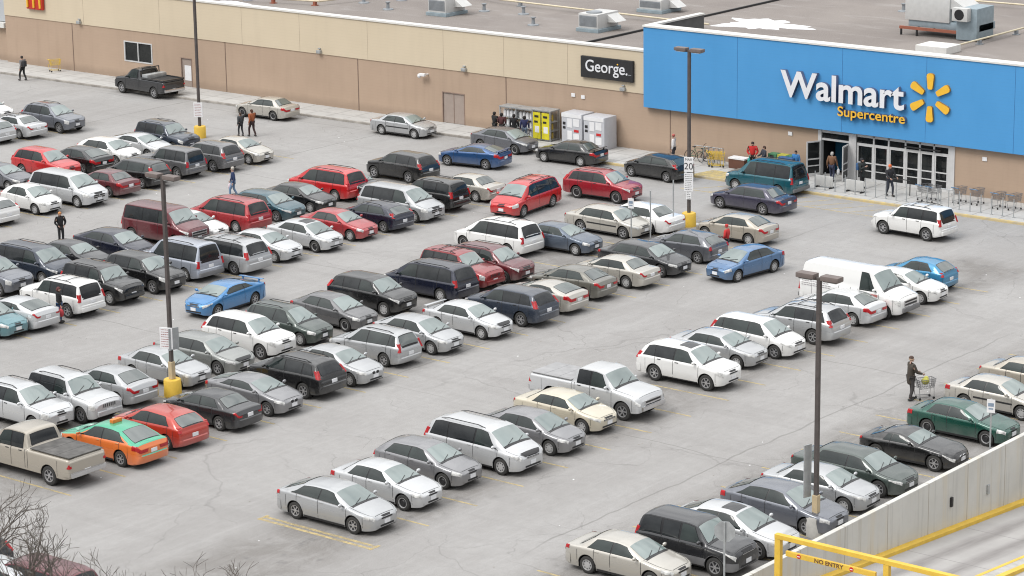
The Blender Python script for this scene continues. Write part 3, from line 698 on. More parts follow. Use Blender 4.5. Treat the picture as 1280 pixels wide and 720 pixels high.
  ('minivan', 'darkblue', ['rails'], -17.8, -10.16, '+', 'dark blue minivan with black roof rails at the left edge', 'minivan', 'cars in the third row, far side'),
  ('sedan_old', 'charcoal', ['chrome'], -17.8, -7.52, '+', 'charcoal sedan beside the dark blue minivan', 'sedan', 'cars in the third row, far side'),
  ('sedan_fast', 'navy', [], -17.8, -4.69, '+', 'navy sedan beside the maroon full-size van', 'sedan', 'cars in the third row, far side'),
  ('cargo_window', 'maroon', [], -17.8, -1.02, '+', 'maroon full-size van with long dark side window', 'van', 'cars in the third row, far side'),
  ('sedan_old', 'white', [], -17.8, 0.79, '+', 'white sedan beside the maroon full-size van', 'sedan', 'cars in the third row, far side'),
  ('minivan', 'red_d', ['rails'], -17.8, 3.47, '-', 'darker red minivan with pale roof parked tail out next to the white sedan', 'minivan', 'cars in the third row, far side'),
  ('sedan_large', 'tealdark', [], -17.8, 6.54, '+', 'dark teal sedan behind the bright silver sedan', 'sedan', 'cars in the third row, far side'),
  ('sedan_old', 'black', [], -17.8, 9.2, '+', 'black sedan beside the dark teal sedan', 'sedan', 'cars in the third row, far side'),
  ('minivan', 'red', ['rails'], -18.71, 12.22, '-', 'bright red minivan with roof rails parked tail out', 'minivan', 'cars in the third row, far side'),
  ('sedan_fast', 'charcoal', ['sunroof'], -17.8, 13.06, '+', 'charcoal sedan with roof window hidden behind the bright red minivan', 'sedan', 'cars in the third row, far side'),
  ('suv', 'black', ['chrome'], -18.4, 18.2, '-', 'black sloping SUV with chrome window line at the far end of the third row', 'SUV', 'cars in the third row, far side'),
  ('hatch', 'white', [], -29.9, -3.12, '-', 'white hatchback parked tail out at the left edge', 'hatchback', 'cars in the fourth row, near side'),
  ('hatch_small', 'white', [], -29.94, 0.22, '+', 'white small old hatchback beside the white minivan', 'hatchback', 'cars in the fourth row, near side'),
  ('minivan_new', 'silver_w', [], -29.4, 2.78, '+', 'bright silver minivan with crossbar grille in the fourth row', 'minivan', 'cars in the fourth row, near side'),
  ('sedan_old', 'maroon', [], -29.9, 5.71, '-', 'maroon old square sedan parked tail out beside the bright silver minivan', 'sedan', 'cars in the fourth row, near side'),
  ('wagon', 'black', [], -30.09, 8.37, '-', 'black wagon parked tail out between the maroon sedan and the grey SUVs', 'wagon', 'cars in the fourth row, near side'),
  ('suv_boxy', 'grey_d', [], -30.31, 11.4, '-', 'dark grey boxy SUV parked tail out with square tail lamps', 'SUV', 'cars in the fourth row, near side'),
  ('suv', 'grey_d', [], -29.94, 13.97, '-', 'warm grey rounded SUV parked tail out beside the small silver sedan', 'SUV', 'cars in the fourth row, near side'),
  ('sedan_old', 'champagne', [], -29.72, 16.78, '+', 'silver sedan with nose to the aisle at the end of the fourth row', 'sedan', 'cars in the fourth row, near side'),
  ('sedan_old', 'slate', [], -35.8, 3.38, '+', 'slate sedan at the left edge above the small white hatchback', 'sedan', 'cars in the fourth row, far side'),
  ('suv', 'red', ['alloy'], -35.8, 6.77, '+', 'red compact SUV in the fourth row', 'SUV', 'cars in the fourth row, far side'),
  ('sedan_fast', 'black', ['chrome'], -35.8, 9.14, '-', 'black sedan with chrome window line parked tail out beside the red compact SUV', 'sedan', 'cars in the fourth row, far side'),
  ('hatch', 'white', ['alloy'], -35.99, 11.88, '+', 'white hatchback with its front window down, beside the black tail-out sedan', 'hatchback', 'cars in the fourth row, far side'),
  ('coupe', 'silver_w', [], -35.8, 14.38, '+', 'pale silver coupe beside the dark blue SUV in the fourth row', 'coupe', 'cars in the fourth row, far side'),
  ('suv_boxy', 'darkblue', ['rails'], -35.8, 16.52, '+', 'dark blue SUV at the foot of the far lamp post', 'SUV', 'cars in the fourth row, far side'),
  ('suv', 'greyblue', ['rails'], -46.47, 16.92, '+', 'violet-grey SUV at the end of the far left row', 'SUV', 'cars in the far left row'),
  ('sedan_old', 'silver_w', ['rails', 'crossbars'], -47.19, 14.23, '-', 'pale silver sedan with black roof rack parked tail out, far left', 'sedan', 'cars in the far left row'),
  ('hatch', 'silver_w', ['alloy'], -47.39, 11.93, '-', 'white-silver hatchback tail at the left edge under the roof rack sedan', 'hatchback', 'cars in the far left row'),
  ('sedan_old', 'white', [], -53.0, 16.88, '+', 'white sedan nose at the far left edge of the lot', 'sedan', 'cars in the far left row'),
  ('suv', 'charcoal', [], 11.41, -39.99, '-', 'dark grey SUV with red tail lamp behind the bare tree at the bottom left', 'SUV', 'cars behind the bare trees'),
  ('wagon', 'silver_w', [], 14.8, -40.98, '-', 'white-roofed silver wagon behind the bare branches at the bottom left', 'wagon', 'cars behind the bare trees'),
  ('minivan', 'maroon', [], 16.52, -40.59, '-', 'maroon minivan with pale dusty roof cut by the bottom edge', 'minivan', 'cars behind the bare trees'),
  ('pickup_ext', 'charcoal', [], -52.03, 30.06, 3.0674, 'dirty charcoal pickup with tool box in its bed, parked along the store sidewalk', 'pickup truck', 'cars standing or driving in the aisles'),
  ('sedan_old', 'champagne', [], -39.49, 28.49, -3.0908, 'champagne sedan parked along the store sidewalk', 'sedan', 'cars standing or driving in the aisles'),
  ('sedan_old', 'silver', ['moulding'], -28.0, 29.08, 0.0241, 'silver sedan with black side moulding parked along the store sidewalk', 'sedan', 'cars standing or driving in the aisles'),
  ('sedan_cab', 'slate', [], -19.82, 28.91, -0.0202, 'slate grey sedan standing at the kerb before the gas bottle cages', 'sedan', 'cars standing or driving in the aisles'),
  ('coupe', 'blue', ['wing'], -18.58, 24.28, -3.0093, 'royal blue coupe with rear wing driving past the store', 'coupe', 'cars standing or driving in the aisles'),
  ('sedan_old', 'black', ['wing'], -14.47, 28.23, -3.0859, 'black sedan with red tail lamps waiting by the vending cabinets', 'sedan', 'cars standing or driving in the aisles'),
  ('hatch', 'black', ['alloy'], -7.7, 27.73, 3.0727, 'black hatchback with black steel wheels at the kerb near the bicycles', 'hatchback', 'cars standing or driving in the aisles'),
  ('sedan_large', 'purple', [], 1.22, 23.87, 3.1227, 'dark purple sedan driving beside the teal van', 'sedan', 'cars standing or driving in the aisles'),
  ('suv_boxy', 'white', ['rails', 'alloy', 'crossbars'], 11.52, 23.68, 3.0831, 'white SUV with roof rails driving alone past the store doors', 'SUV', 'cars standing or driving in the aisles'),
  ('suv', 'crimson', ['rails', 'chrome'], -6.87, 21.52, 0.0343, 'crimson SUV driving nose right in the store aisle', 'SUV', 'cars standing or driving in the aisles'),
  ('minivan', 'red', ['rails', 'alloy', 'crossbars'], -8.64, 16.54, -1.4715, 'bright red minivan with grey bumpers driving toward the camera', 'minivan', 'cars standing or driving in the aisles'),
  ('sedan_cab', 'blue_m', [], 9.07, 11.52, -1.7013, 'metallic blue sedan driving down the central aisle', 'sedan', 'cars standing or driving in the aisles'),
  ('coupe', 'blue_b', ['wing'], -7.23, -8.2, -1.5089, 'bright blue sports coupe with rear wing driving down the left aisle', 'coupe', 'cars standing or driving in the aisles'),
  ('astro', 'tealvan', ['rails'], -0.6, 28.15, 3.141592653589793, 'teal van with dark side windows standing at the yellow kerb before the doors', 'van', 'cars standing or driving in the aisles'),
]
# special pieces
def extras(k,s,root):
    if k=='pickup':
        cr=s.wins[-1][2]-.22; mb=MB(); mb.bbox(s.xr+.06,cr-.12,-s.hw+.10,s.hw-.10,1.235,1.275,.012)
        for i in range(1,3): x=s.xr+.06+(cr-.18-s.xr)*i/3; mb.box(x-.012,x+.012,-s.hw+.12,s.hw-.12,1.272,1.282)
        mb.build('bed_cover',simple('dusty_vinyl',(.12,.115,.11),.7,c2=(.06,.058,.055)),root,smooth=40)
    if k=='pickup_ext':
        cr=s.wins[-1][2]-.22; mb=MB(); mb.box(s.xr+.06,cr-.12,-s.hw+.14,s.hw-.14,1.238,1.25,1)
        for sd in (1,-1): mb.bbox(s.xr+.02,cr-.1,min(sd*(s.hw-.13),sd*(s.hw-.03)),max(sd*(s.hw-.13),sd*(s.hw-.03)),1.22,1.33,.02)
        mb.bbox(s.xr+.02,s.xr+.10,-s.hw+.06,s.hw-.06,1.2,1.33,.02); mb.build('bed_rail',[PAINT,M['black']],root,smooth=40)
        mb=MB(); mb.bbox(cr-.75,cr-.2,-s.hw+.10,s.hw-.10,1.25,1.52,.03); mb.build('tool_box',M['galv'],root,smooth=40)
        mb=MB(); mb.path([(cr-.1,-.75,1.25),(cr-.1,-.72,1.9),(cr-.1,.72,1.9),(cr-.1,.75,1.25)],.035,8); mb.build('roll_bar',M['black'],root,smooth=50)
    if k in('pickup','pickup_ext','cargo_van','astro','suv_boxy','cargo_window'):
        for sd,x in ((1,s.xf),(-1,s.xr)):
            mb=MB(); z=s.low(x)+.02; w=s.half(x)-.02
            mb.bbox(min(x-.06*sd,x+.09*sd),max(x-.06*sd,x+.09*sd),-w-.03,w+.03,z,z+.20,.03); 
            mb.build('bumper',M['chrome'] if k.startswith('pick') else (M['cladding'] if k!='suv_boxy' else PAINT),root,smooth=40)
CACHE={}
def proto(k,grille,rim,ver):
    key=(k,grille,rim,ver)
    if key not in CACHE:
        import copy
        s=copy.copy(V[k])
        if grille: s.grille=grille
        if rim is not None: s.rimk=rim
        # body variation: cabin moved fore or aft, other roof height, lamp and grille size
        vr=random.Random(str(key)); d=(0,.10,-.09)[ver]; zk=(1,.985,1.012)[ver]
        hm=max(z for _,z in s.tp); hz=.965 if hm<1.6 else (.975 if hm<1.84 else 1.04)
        ox,of=s.xr,s.xf
        def wx(x): u=(x-ox)/(of-ox); return (x+d*math.sin(math.pi*min(1,max(0,u))))*.97
        def wz(z): return z if z<.75 else .75+(z-.75)*(hz*zk if z>1.1 else (hz*zk+1)/2)*(.96 if z>1.1 else 1)
        s.tp=[(wx(x),wz(z)) for x,z in s.tp]; s.bp=[(wx(x),wz(z)) for x,z in s.bp]
        s.wins=[tuple(wx(x) for x in w) for w in s.wins]; s.ws=tuple(wx(x) for x in s.ws); s.rg=tuple(wx(x) for x in s.rg)
        s.seams=[wx(x) for x in s.seams]; s.handles=[wx(x) for x in s.handles]
        if s.rails: s.rails=tuple(wx(x) for x in s.rails)
        hd_,tl_=s.head,s.tail_; s.xf*=.97; s.xr*=.97; s.head=(hd_[0]+s.xf-of,hd_[1]+s.xf-of)+hd_[2:]; s.tail_=(tl_[0]+s.xr-ox,tl_[1]+s.xr-ox)+tl_[2:]
        s.kf*=(1,1.12,.85)[ver]; s.gw=(1,1.25,.8)[ver]; s.tum*=(1,.93,1.08)[ver]
        h=s.head; s.head=(h[0]+(0,-.07,.05)[ver],h[1],h[2]+(0,.25,-.15)[ver],h[3]); s.htap=(s.htap,.5,.05)[ver]
        t=s.tail_; s.tail_=(t[0]+(0,-.08,.06)[ver],t[1],t[2]+(0,.4,-.2)[ver],t[3]); s.tailin*=(1,.6,1.35)[ver]
        if s.vlamp and not k.startswith('pickup'): s.vlamp=(s.vlamp[0]+(0,.06,-.04)[ver],s.vlamp[1]+(0,.08,-.05)[ver])
        if s.grille=='bar' and ver==1: s.grille='oval'
        nm={'astro':'van','cargo_van':'cargo_van','cargo_window':'passenger_van','minivan_new':'minivan','pickup_ext':'pickup_truck','pickup':'pickup_truck','suv_boxy':'suv','suv_cube':'suv','suv':'suv','hatch_small':'hatchback','hatch':'hatchback','wagon':'wagon','coupe':'coupe','roadster':'sports_car','minivan':'minivan'}.get(k,'sedan')
        r=make_car(nm,s); extras(k,s,r); CACHE[key]=(r,s,nm)
    return CACHE[key]
OPT={'roof_rail':'rails','roof_crossbar':'crossbars','sunroof':'sunroof','spoiler':'wing','bug_guard':'guard','side_moulding':'moulding','chrome_strip':'chrome'}
def base(n): return n.split('.')[0]
def copy_tree(o,parent,mat,flags,drop=()):
    b=base(o.name)
    if b in OPT and OPT[b] not in flags: return None
    if b in drop: return None
    c=o.copy(); c.name=b; COL.objects.link(c); c.parent=parent
    if c.data:
        for sl in c.material_slots:
            if sl.material==PAINT: sl.link='OBJECT'; sl.material=mat
    for ch in o.children: copy_tree(ch,c,mat,flags,drop)
    return c
rng=random.Random(5)
def put_car(k,pn,flags,x,y,hd,label,cat,group):
    g='kidney' if 'kidney' in flags and k not in('suv_boxy','suv') else ('slots' if 'slots' in flags else None)
    ver=0 if label.startswith('silver fastback') else rng.choice((0,1,2))
    rim=0 if 'alloy' in flags else (2 if 'steel' in flags else rng.choice((None,None,None,1,2)) if ver else None)
    r,s,nm=proto(k,g,rim,ver)
    c=copy_tree(r,None,MP[pn],flags)
    c.name=nm; c.location=(x,y,0); c.rotation_euler=(0,0,hd); tag(c,label,cat,group)
    return c,s
CARS=[]
for (k,pn,fl,x,y,mode,label,cat,grp) in CAR_TABLE:
    s=V[k]
    if isinstance(mode,str):
        hd=0 if mode=='+' else math.pi; hd+=R(rng.uniform(-1.3,1.3))
        cx=x-s.wb/2; cy=y+s.hw-.02
    else: hd=mode; cx,cy=x,y
    c,s=put_car(k,pn,fl,cx,cy,hd,label,cat,grp); CARS.append((c,s,pn,k,label))
# taxi roof lamp, lettering on the white van
def child_named(c,n): return [o for o in c.children if base(o.name)==n]
def text(name,body,size,mat,loc,rot=(math.pi/2,0,0),extrude=.01,offset=0,parent=None,align='LEFT',sx=1,bevel=0):
    cu=bpy.data.curves.new('tmp','FONT'); cu.body=body; cu.size=size; cu.extrude=extrude; cu.offset=offset; cu.align_x=align; cu.bevel_depth=bevel
    t=bpy.data.objects.new('tmp',cu); COL.objects.link(t); bpy.context.view_layer.update()
    me=bpy.data.meshes.new_from_object(t.evaluated_get(bpy.context.evaluated_depsgraph_get()))
    bpy.data.objects.remove(t); me.materials.clear(); me.materials.append(mat); me.name=name
    if sx!=1: me.transform(Matrix.Scale(sx,4,(1,0,0)))
    me.transform(Matrix.Rotation(rot[2],4,'Z')@Matrix.Rotation(rot[0],4,'X'))
    o=bpy.data.objects.new(name,me); COL.objects.link(o); o.location=loc
    if parent: o.parent=parent
    return o
for c,s,pn,k,label in CARS:
    if pn=='taxi':
        mb=MB(); mb.bbox(-.42,-.22,-.25,.25,s.top(-.3)-.01,s.top(-.3)+.14,.03); mb.build('roof_sign',M['amber'],c,smooth=40)
    if k=='pickup' and pn=='silver_w':
        for o in child_named(c,'bed_cover'): sl=o.material_slots[0]; sl.link='OBJECT'; sl.material=simple('pale_vinyl',(.33,.33,.335),.7)
    if k=='cargo_van':
        yy=-(s.hw+.012)
        lr=simple('faded_red_lettering',(.45,.16,.15),.6)
        lg=simple('faded_grey_lettering',(.35,.33,.34),.6)
        mb=MB(); mb.bbox(-2.62,-2.2,yy+.0,yy+.014,1.42,1.60,.006); mb.bbox(.98,1.4,yy,yy+.014,1.02,1.14,.006); mb.build('door_emblem',lr,c)
        mb=MB(); rr=random.Random(3)
        for j in range(4):
            x=-2.75
            while x<-1.3:
                w=rr.uniform(.05,.16); mb.box(x,x+w,yy-.001,yy+.004,1.34-.10*j,1.375-.10*j); x+=w+.035
        mb.build('lettering',lg,c)
for r,s,nm in CACHE.values():
    def rm(o):
        for ch in list(o.children): rm(ch)
        bpy.data.objects.remove(o)
    rm(r)

# ------------------------------------------------------------------ ground materials
def asphalt():
    m,nt,b=newmat('asphalt_salted'); tc=N(nt,'ShaderNodeTexCoord'); co=tc.outputs['Object']
    big=nz(nt,co,.05,6,.6,.4); mid=nz(nt,co,.35,6,.65); fine=nz(nt,co,22,3,.7)
    col=mixc(nt,ramp(nt,big,[(.35,0.),(.65,1.)]),(.255,.244,.235),(.315,.306,.297))
    col=mixc(nt,mth(nt,'MULTIPLY',ramp(nt,mid,[(.42,0.),(.75,1.)]),.38),col,(.19,.178,.169))
    # wheel tracks: streaks along the aisles (Y) and along the store lane (X)
    st=nz(nt,mapp(nt,co,(.55,.018,1)),1.0,4,.6,.3)
    col=mixc(nt,mth(nt,'MULTIPLY',ramp(nt,st,[(.48,0.),(.72,1.)]),.5),col,(.35,.342,.334))
    st2=nz(nt,mapp(nt,co,(.03,.6,1),(5,3,0)),1.0,4,.6,.3)
    col=mixc(nt,mth(nt,'MULTIPLY',ramp(nt,st2,[(.52,0.),(.7,1.)]),.45),col,(.20,.19,.182))
    # stained ground in the parking bays
    sx=N(nt,'ShaderNodeSeparateXYZ'); nt.links.new(co,sx.inputs[0]); X=sx.outputs[0]; bay=None
    for cx,hw in ((17.9,3.0),(29.6,4.0),(1.8,5.6),(-16.3,5.6),(-34.3,5.6),(-50,4)):
        d=mth(nt,'ABSOLUTE',mth(nt,'SUBTRACT',X,cx)); d=mth(nt,'DIVIDE',mth(nt,'SUBTRACT',hw,d),1.6); 
        d=mth(nt,'ADD',d,.0,True); bay=d if bay is None else mth(nt,'MAXIMUM',bay,d)
    yl=mth(nt,'MULTIPLY',mth(nt,'SUBTRACT',21.5,sx.outputs[1]),.6,True)
    bn=nz(nt,co,.55,6,.7,.6)
    bay=mth(nt,'MULTIPLY',mth(nt,'MULTIPLY',bay,yl),ramp(nt,bn,[(.34,0.25),(.56,1.)]))
    col=mixc(nt,mth(nt,'MULTIPLY',bay,.88),col,(.125,.112,.099))
    oil=nz(nt,co,1.2,3,.5); col=mixc(nt,mth(nt,'MULTIPLY',mth(nt,'MULTIPLY',ramp(nt,oil,[(.60,0.),(.68,1.)]),bay),.8),col,(.07,.065,.062))
    # salt bloom
    sa=nz(nt,co,.16,7,.7,.8); col=mixc(nt,mth(nt,'MULTIPLY',ramp(nt,sa,[(.52,0.),(.80,1.)]),.35),col,(.41,.405,.398))
    gr=nz(nt,co,2.6,8,.75,.3); col=mixc(nt,mth(nt,'MULTIPLY',ramp(nt,gr,[(.40,0.),(.66,1.)]),.30),col,(.17,.162,.155))
    gs2=nz(nt,mapp(nt,co,(5,.35,1),(2,7,0)),1.0,6,.7,.2); col=mixc(nt,mth(nt,'MULTIPLY',ramp(nt,gs2,[(.50,0.),(.70,1.)]),.22),col,(.40,.392,.385))
    col=mixc(nt,.25,col,ramp(nt,fine,[(.25,.12),(.75,.5)]))
    # cracks
    for sc_,w,gs,th,k in ((.055,.0007,.11,.50,.26),(.13,.0013,.09,.50,.28),(.33,.0026,.13,.53,.34)):
        nn=N(nt,'ShaderNodeTexNoise'); nn.inputs['Scale'].default_value=.35; nn.inputs['Detail'].default_value=6; nt.links.new(co,nn.inputs['Vector'])
        ad=N(nt,'ShaderNodeVectorMath',operation='MULTIPLY_ADD'); nt.links.new(nn.outputs['Color'],ad.inputs[0]); ad.inputs[1].default_value=(3.4,3.4,0); nt.links.new(co,ad.inputs[2])
        vo=N(nt,'ShaderNodeTexVoronoi',feature='DISTANCE_TO_EDGE'); vo.inputs['Scale'].default_value=sc_; nt.links.new(ad.outputs[0],vo.inputs['Vector'])
        cr=ramp(nt,vo.outputs['Distance'],[(0,1.),(w,.8),(w*2,0.)])
        gt=ramp(nt,nz(nt,co,gs,3),[(th,0.),(th+.05,1.)])
        col=mixc(nt,mth(nt,'MULTIPLY',mth(nt,'MULTIPLY',cr,gt),k),col,(.085,.08,.078))
    # long paving seams
    for ang,s_,of in (((1,0),.055,2.1),((0,1),.072,.4)):
        c2=sx.outputs[0] if ang==(1,0) else sx.outputs[1]
        wob=mth(nt,'MULTIPLY',nz(nt,co,.2,4),1.1)
        v=mth(nt,'ADD',mth(nt,'MULTIPLY',mth(nt,'ADD',c2,wob),s_),of)
        fr=mth(nt,'ABSOLUTE',mth(nt,'SUBTRACT',mth(nt,'FRACT',v),.5))
        cr=ramp(nt,fr,[(0,1.),(.0022,.7),(.0036,0.)])
        gt=ramp(nt,nz(nt,co,.06,2),[(.46,0.),(.52,1.)])
        col=mixc(nt,mth(nt,'MULTIPLY',mth(nt,'MULTIPLY',cr,gt),.55),col,(.12,.115,.11))
    nt.links.new(col,b.inputs['Base Color']); b.inputs['Roughness'].default_value=.9; b.inputs['Specular IOR Level'].default_value=.25
    bump(nt,fine,b,.25,.01)
    return m
M['asphalt']=asphalt()
def worn(name,c,thr=.5,soft=.12,scale=2.2):
    m,nt,b=newmat(name); tc=N(nt,'ShaderNodeTexCoord'); co=tc.outputs['Object']
    b.inputs['Base Color'].default_value=(*c,1); b.inputs['Roughness'].default_value=.85
    a=ramp(nt,nz(nt,co,scale,8,.75),[(thr-soft,0.),(thr+soft,.85)]); nt.links.new(a,b.inputs['Alpha']); return m
M['line']=worn('worn_yellow_line',(.46,.37,.19),.40,.14)
M['line2']=worn('bright_yellow_line',(.52,.41,.20),.47,.14)
M['linew']=worn('worn_white_line',(.55,.53,.49),.52,.12)

def slabmat(name,c1,c2,sx,sy,dark=(.16,.15,.14)):
    m,nt,b=newmat(name); tc=N(nt,'ShaderNodeTexCoord'); co=tc.outputs['Object']
    col=mixc(nt,ramp(nt,nz(nt,co,.6,6,.65),[(.3,0.),(.7,1.)]),c1,c2)
    s=N(nt,'ShaderNodeSeparateXYZ'); nt.links.new(co,s.inputs[0])
    for a,k in ((s.outputs[0],sx),(s.outputs[1],sy)):
        f=mth(nt,'ABSOLUTE',mth(nt,'SUBTRACT',mth(nt,'FRACT',mth(nt,'DIVIDE',a,k)),.5))
        col=mixc(nt,ramp(nt,f,[(0,.8),(.012/k*1.5,.6),(.03/k*1.5,0.)]),col,dark)
    st=nz(nt,co,1.4,6,.7,.5); col=mixc(nt,mth(nt,'MULTIPLY',ramp(nt,st,[(.55,0.),(.75,1.)]),.35),col,dark)
    nt.links.new(col,b.inputs['Base Color']); b.inputs['Roughness'].default_value=.9; return m
M['sidewalk']=slabmat('sidewalk_concrete',(.36,.355,.345),(.44,.435,.42),1.6,1.7)
M['kerbc']=simple('kerb_concrete',(.34,.32,.29),.9,c2=(.17,.155,.14),scale=1.5)
M['kerby']=simple('kerb_yellow',(.52,.40,.16),.8,c2=(.33,.29,.22),scale=2.5)

# ground sheet with the ramp cut out
HX0,HX1,HY0,HY1=33.55,46.0,-30.0,12.0
mb=MB(); E_=420
xs=[-E_,HX0,HX1,E_]; ys=[-E_,HY0,HY1,E_]
for i in range(3):
    for j in range(3):
        if (i,j)!=(1,1): mb.quad((xs[i],ys[j],0),(xs[i+1],ys[j],0),(xs[i+1],ys[j+1],0),(xs[i],ys[j+1],0))
tag(mb.build('ground',M['asphalt']),kind='structure')

# painted bay lines
mb=MB()
def ln(x0,x1,y,w=.10,m=0): mb.quad((x0,y-w/2,.004),(x1,y-w/2,.004),(x1,y+w/2,.004),(x0,y+w/2,.004),m)
ln(14.9,20.45,-28.90,.16,1); ln(14.9,20.45,-28.62,.16,1); mb.quad((20.3,-29.0,.008),(20.45,-29.0,.008),(20.45,-28.45,.008),(20.3,-28.45,.008),1); mb.quad((14.9,-29.0,.008),(15.05,-29.0,.008),(15.05,-28.45,.008),(14.9,-28.45,.008),1)
for k in range(1,17): ln(14.9,20.45,-28.6+2.75*k)
for k in range(0,14): ln(26.4,32.9,-29.9+2.79*k)
for x0,x1,y0,n in ((1.85,7.4,-31.2,18),(-3.8,1.75,-31.2,18),(-16.25,-10.7,-19.9,15),(-21.9,-16.35,-19.9,15),(-34.25,-28.7,-8.1,11),(-39.9,-34.35,-8.1,11),(-52.0,-46.0,3.2,6)):
    for k in range(n): ln(x0,x1,y0+2.77*k)
for k in range(9): # hatched no-stopping bay by the doors
    x=-4.5+k*1.3; mb.quad((x,26.2,.004),(x+.14,26.2,.004),(x+1.74,28.4,.004),(x+1.6,28.4,.004),1)
ln(-5,8,26.1,.12,1)
tag(mb.build('painted_lines',[M['line'],M['line2']]),kind='structure')

# sidewalk and kerb along the store
KP=[(-140,28.6),(-66,29.75),(-24,30.25),(-15.6,30.1),(-14.2,29.35),(-12.8,28.95),(60,28.6)]
WY=33.1
mb=MB(); n=len(KP)
mb.add([(x,y+.14,.128) for x,y in KP]+[(x,WY+.6,.128) for x,y in KP],[(i,i+1,n+i+1,n+i) for i in range(n-1)])
tag(mb.build('sidewalk',M['sidewalk']),kind='structure')
for nm,pts,mt in (('kerb',KP[:4],M['kerbc']),('kerb',KP[3:],M['kerby'])):
    mb=MB(); n=len(pts)
    prof=[(0,0),(.015,.11),(.035,.134),(.15,.134)]
    mb.add([(x,y+dy,z) for x,y in pts for dy,z in prof],[(i*4+j,i*4+j+1,(i+1)*4+j+1,(i+1)*4+j) for i in range(n-1) for j in range(3)])
    tag(mb.build(nm,mt),kind='structure')
mb=MB(); mb.quad((-6.2,29.05,.14),(-3.2,29.02,.14),(-3.4,30.6,.14),(-5.9,30.7,.14)); tag(mb.build('ramp_pad',worn('ramp_pad_yellow',(.52,.40,.16),.40,.2)),kind='structure')
P4_BEFORE=set(bpy.data.objects)
# ------------------------------------------------------------------ store
def att(o,root):
    o.parent=root; o.matrix_parent_inverse=(Matrix.Translation(root.location)@Matrix.Rotation(root.rotation_euler.z,4,'Z')).inverted(); return o
def wallmat(name,c1,c2,streak=.25):
    m,nt,b=newmat(name); tc=N(nt,'ShaderNodeTexCoord'); co=tc.outputs['Object']
    col=mixc(nt,ramp(nt,nz(nt,co,.35,6,.6),[(.3,0.),(.7,1.)]),c1,c2)
    v=nz(nt,mapp(nt,co,(1.6,1.6,.12)),1.0,4,.6); col=mixc(nt,mth(nt,'MULTIPLY',ramp(nt,v,[(.5,0.),(.75,1.)]),streak),col,tuple(x*.72 for x in c1))
    s=N(nt,'ShaderNodeSeparateXYZ'); nt.links.new(co,s.inputs[0])
    # dirty band splashed up near the ground
    e=mth(nt,'ADD',s.outputs[2],mth(nt,'MULTIPLY',nz(nt,co,1.3,5,.7),.5))
    col=mixc(nt,ramp(nt,mth(nt,'MULTIPLY',e,.5),[(.30,.45),(.50,0.)]),col,tuple(x*.62 for x in c1))
    # block courses
    f=mth(nt,'ABSOLUTE',mth(nt,'SUBTRACT',mth(nt,'FRACT',mth(nt,'MULTIPLY',s.outputs[2],5)),.5))
    col=mixc(nt,ramp(nt,f,[(0,.10),(.05,0.)]),col,(.1,.08,.06))
    nt.links.new(col,b.inputs['Base Color']); b.inputs['Roughness'].default_value=.85; bump(nt,nz(nt,co,30,2),b,.15,.01); return m
M['brown']=wallmat('brown_block',(.37,.272,.20),(.405,.30,.222))
M['beige']=wallmat('beige_panel',(.535,.455,.335),(.565,.482,.358),.12)
M['bluep']=wallmat('blue_panel',(.058,.26,.54),(.068,.28,.57),.08)
M['coping']=simple('white_coping',(.66,.65,.62),.6,var=.06)
M['roofm']=None
def roofmat():
    m,nt,b=newmat('gravel_roof'); tc=N(nt,'ShaderNodeTexCoord'); co=tc.outputs['Object']
    col=mixc(nt,ramp(nt,nz(nt,co,.12,6,.65,.5),[(.35,0.),(.65,1.)]),(.150,.120,.103),(.22,.186,.163))
    col=mixc(nt,mth(nt,'MULTIPLY',ramp(nt,nz(nt,mapp(nt,co,(.25,.9,1)),1,5,.7,.6),[(.55,0.),(.72,1.)]),.5),col,(.36,.34,.325))
    col=mixc(nt,.3,col,ramp(nt,nz(nt,co,14,3,.7),[(.3,.08),(.7,.38)]))
    nt.links.new(col,b.inputs['Base Color']); b.inputs['Roughness'].default_value=.95; return m
M['roofm']=roofmat()
M['alu']=simple('door_frame_white',(.60,.60,.60),.45,.2,var=.06)
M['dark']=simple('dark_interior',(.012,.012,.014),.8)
M['doorglass']=glassmat('door_glass',(.006,.007,.008),(.018,.02,.02),.04,1.45,1.2)
M['doorbrown']=simple('brown_door',(.33,.27,.235),.6,var=.05)
M['snow']=simple('snow',(.68,.69,.71),.7,var=.03)
M['pipe']=simple('cream_pipe',(.62,.55,.40),.6)
M['hvac']=simple('hvac_panel',(.55,.55,.54),.5,.15,var=.06)
M['hvacg']=simple('hvac_grey',(.27,.29,.31),.5,.2,var=.1)
M['bluegrey']=simple('duct_blue_grey',(.30,.37,.41),.5,.3,var=.1)
M['rust']=simple('rusty_beam',(.30,.10,.06),.8)
M['glassdoorfr']=M['alu']

store=tag(empty('store_building',(-25,WY,0)),'huge flat-roofed store with brown block wall, beige upper band and bright blue entrance box','store building')
ZB=3.57; ZT=6.22
SEG=[(-70.65,-58.22,0,9),(-58.22,-55.40,1,9),(-55.40,-52.62,0,9),(-52.62,-51.55,2,9),(-51.55,-29.10,0,9),(-29.10,-27.25,3,9),(-27.25,-1.0,0,9),(-1.0,7.85,4,9),(7.85,60,0,9)]
mb=MB()
for x0,x1,t,_ in SEG:
    z0={0:0,1:2.80,2:2.13,3:2.13,4:2.75}[t]
    mb.box(x0,x1,WY,WY+.4,z0,ZB)
    if t==1: mb.box(x0,x1,WY,WY+.4,0,1.35)
att(mb.build('wall_lower',M['brown']),store)
mb=MB(); mb.box(-70.65,-13.05,WY-.05,WY+.4,ZB,ZT-.10); att(mb.build('wall_upper',M['beige']),store); mb=MB(); mb.box(21.0,60,WY-.05,WY+.4,ZB,ZT-.10); att(mb.build('wall_upper',M['beige']),store)
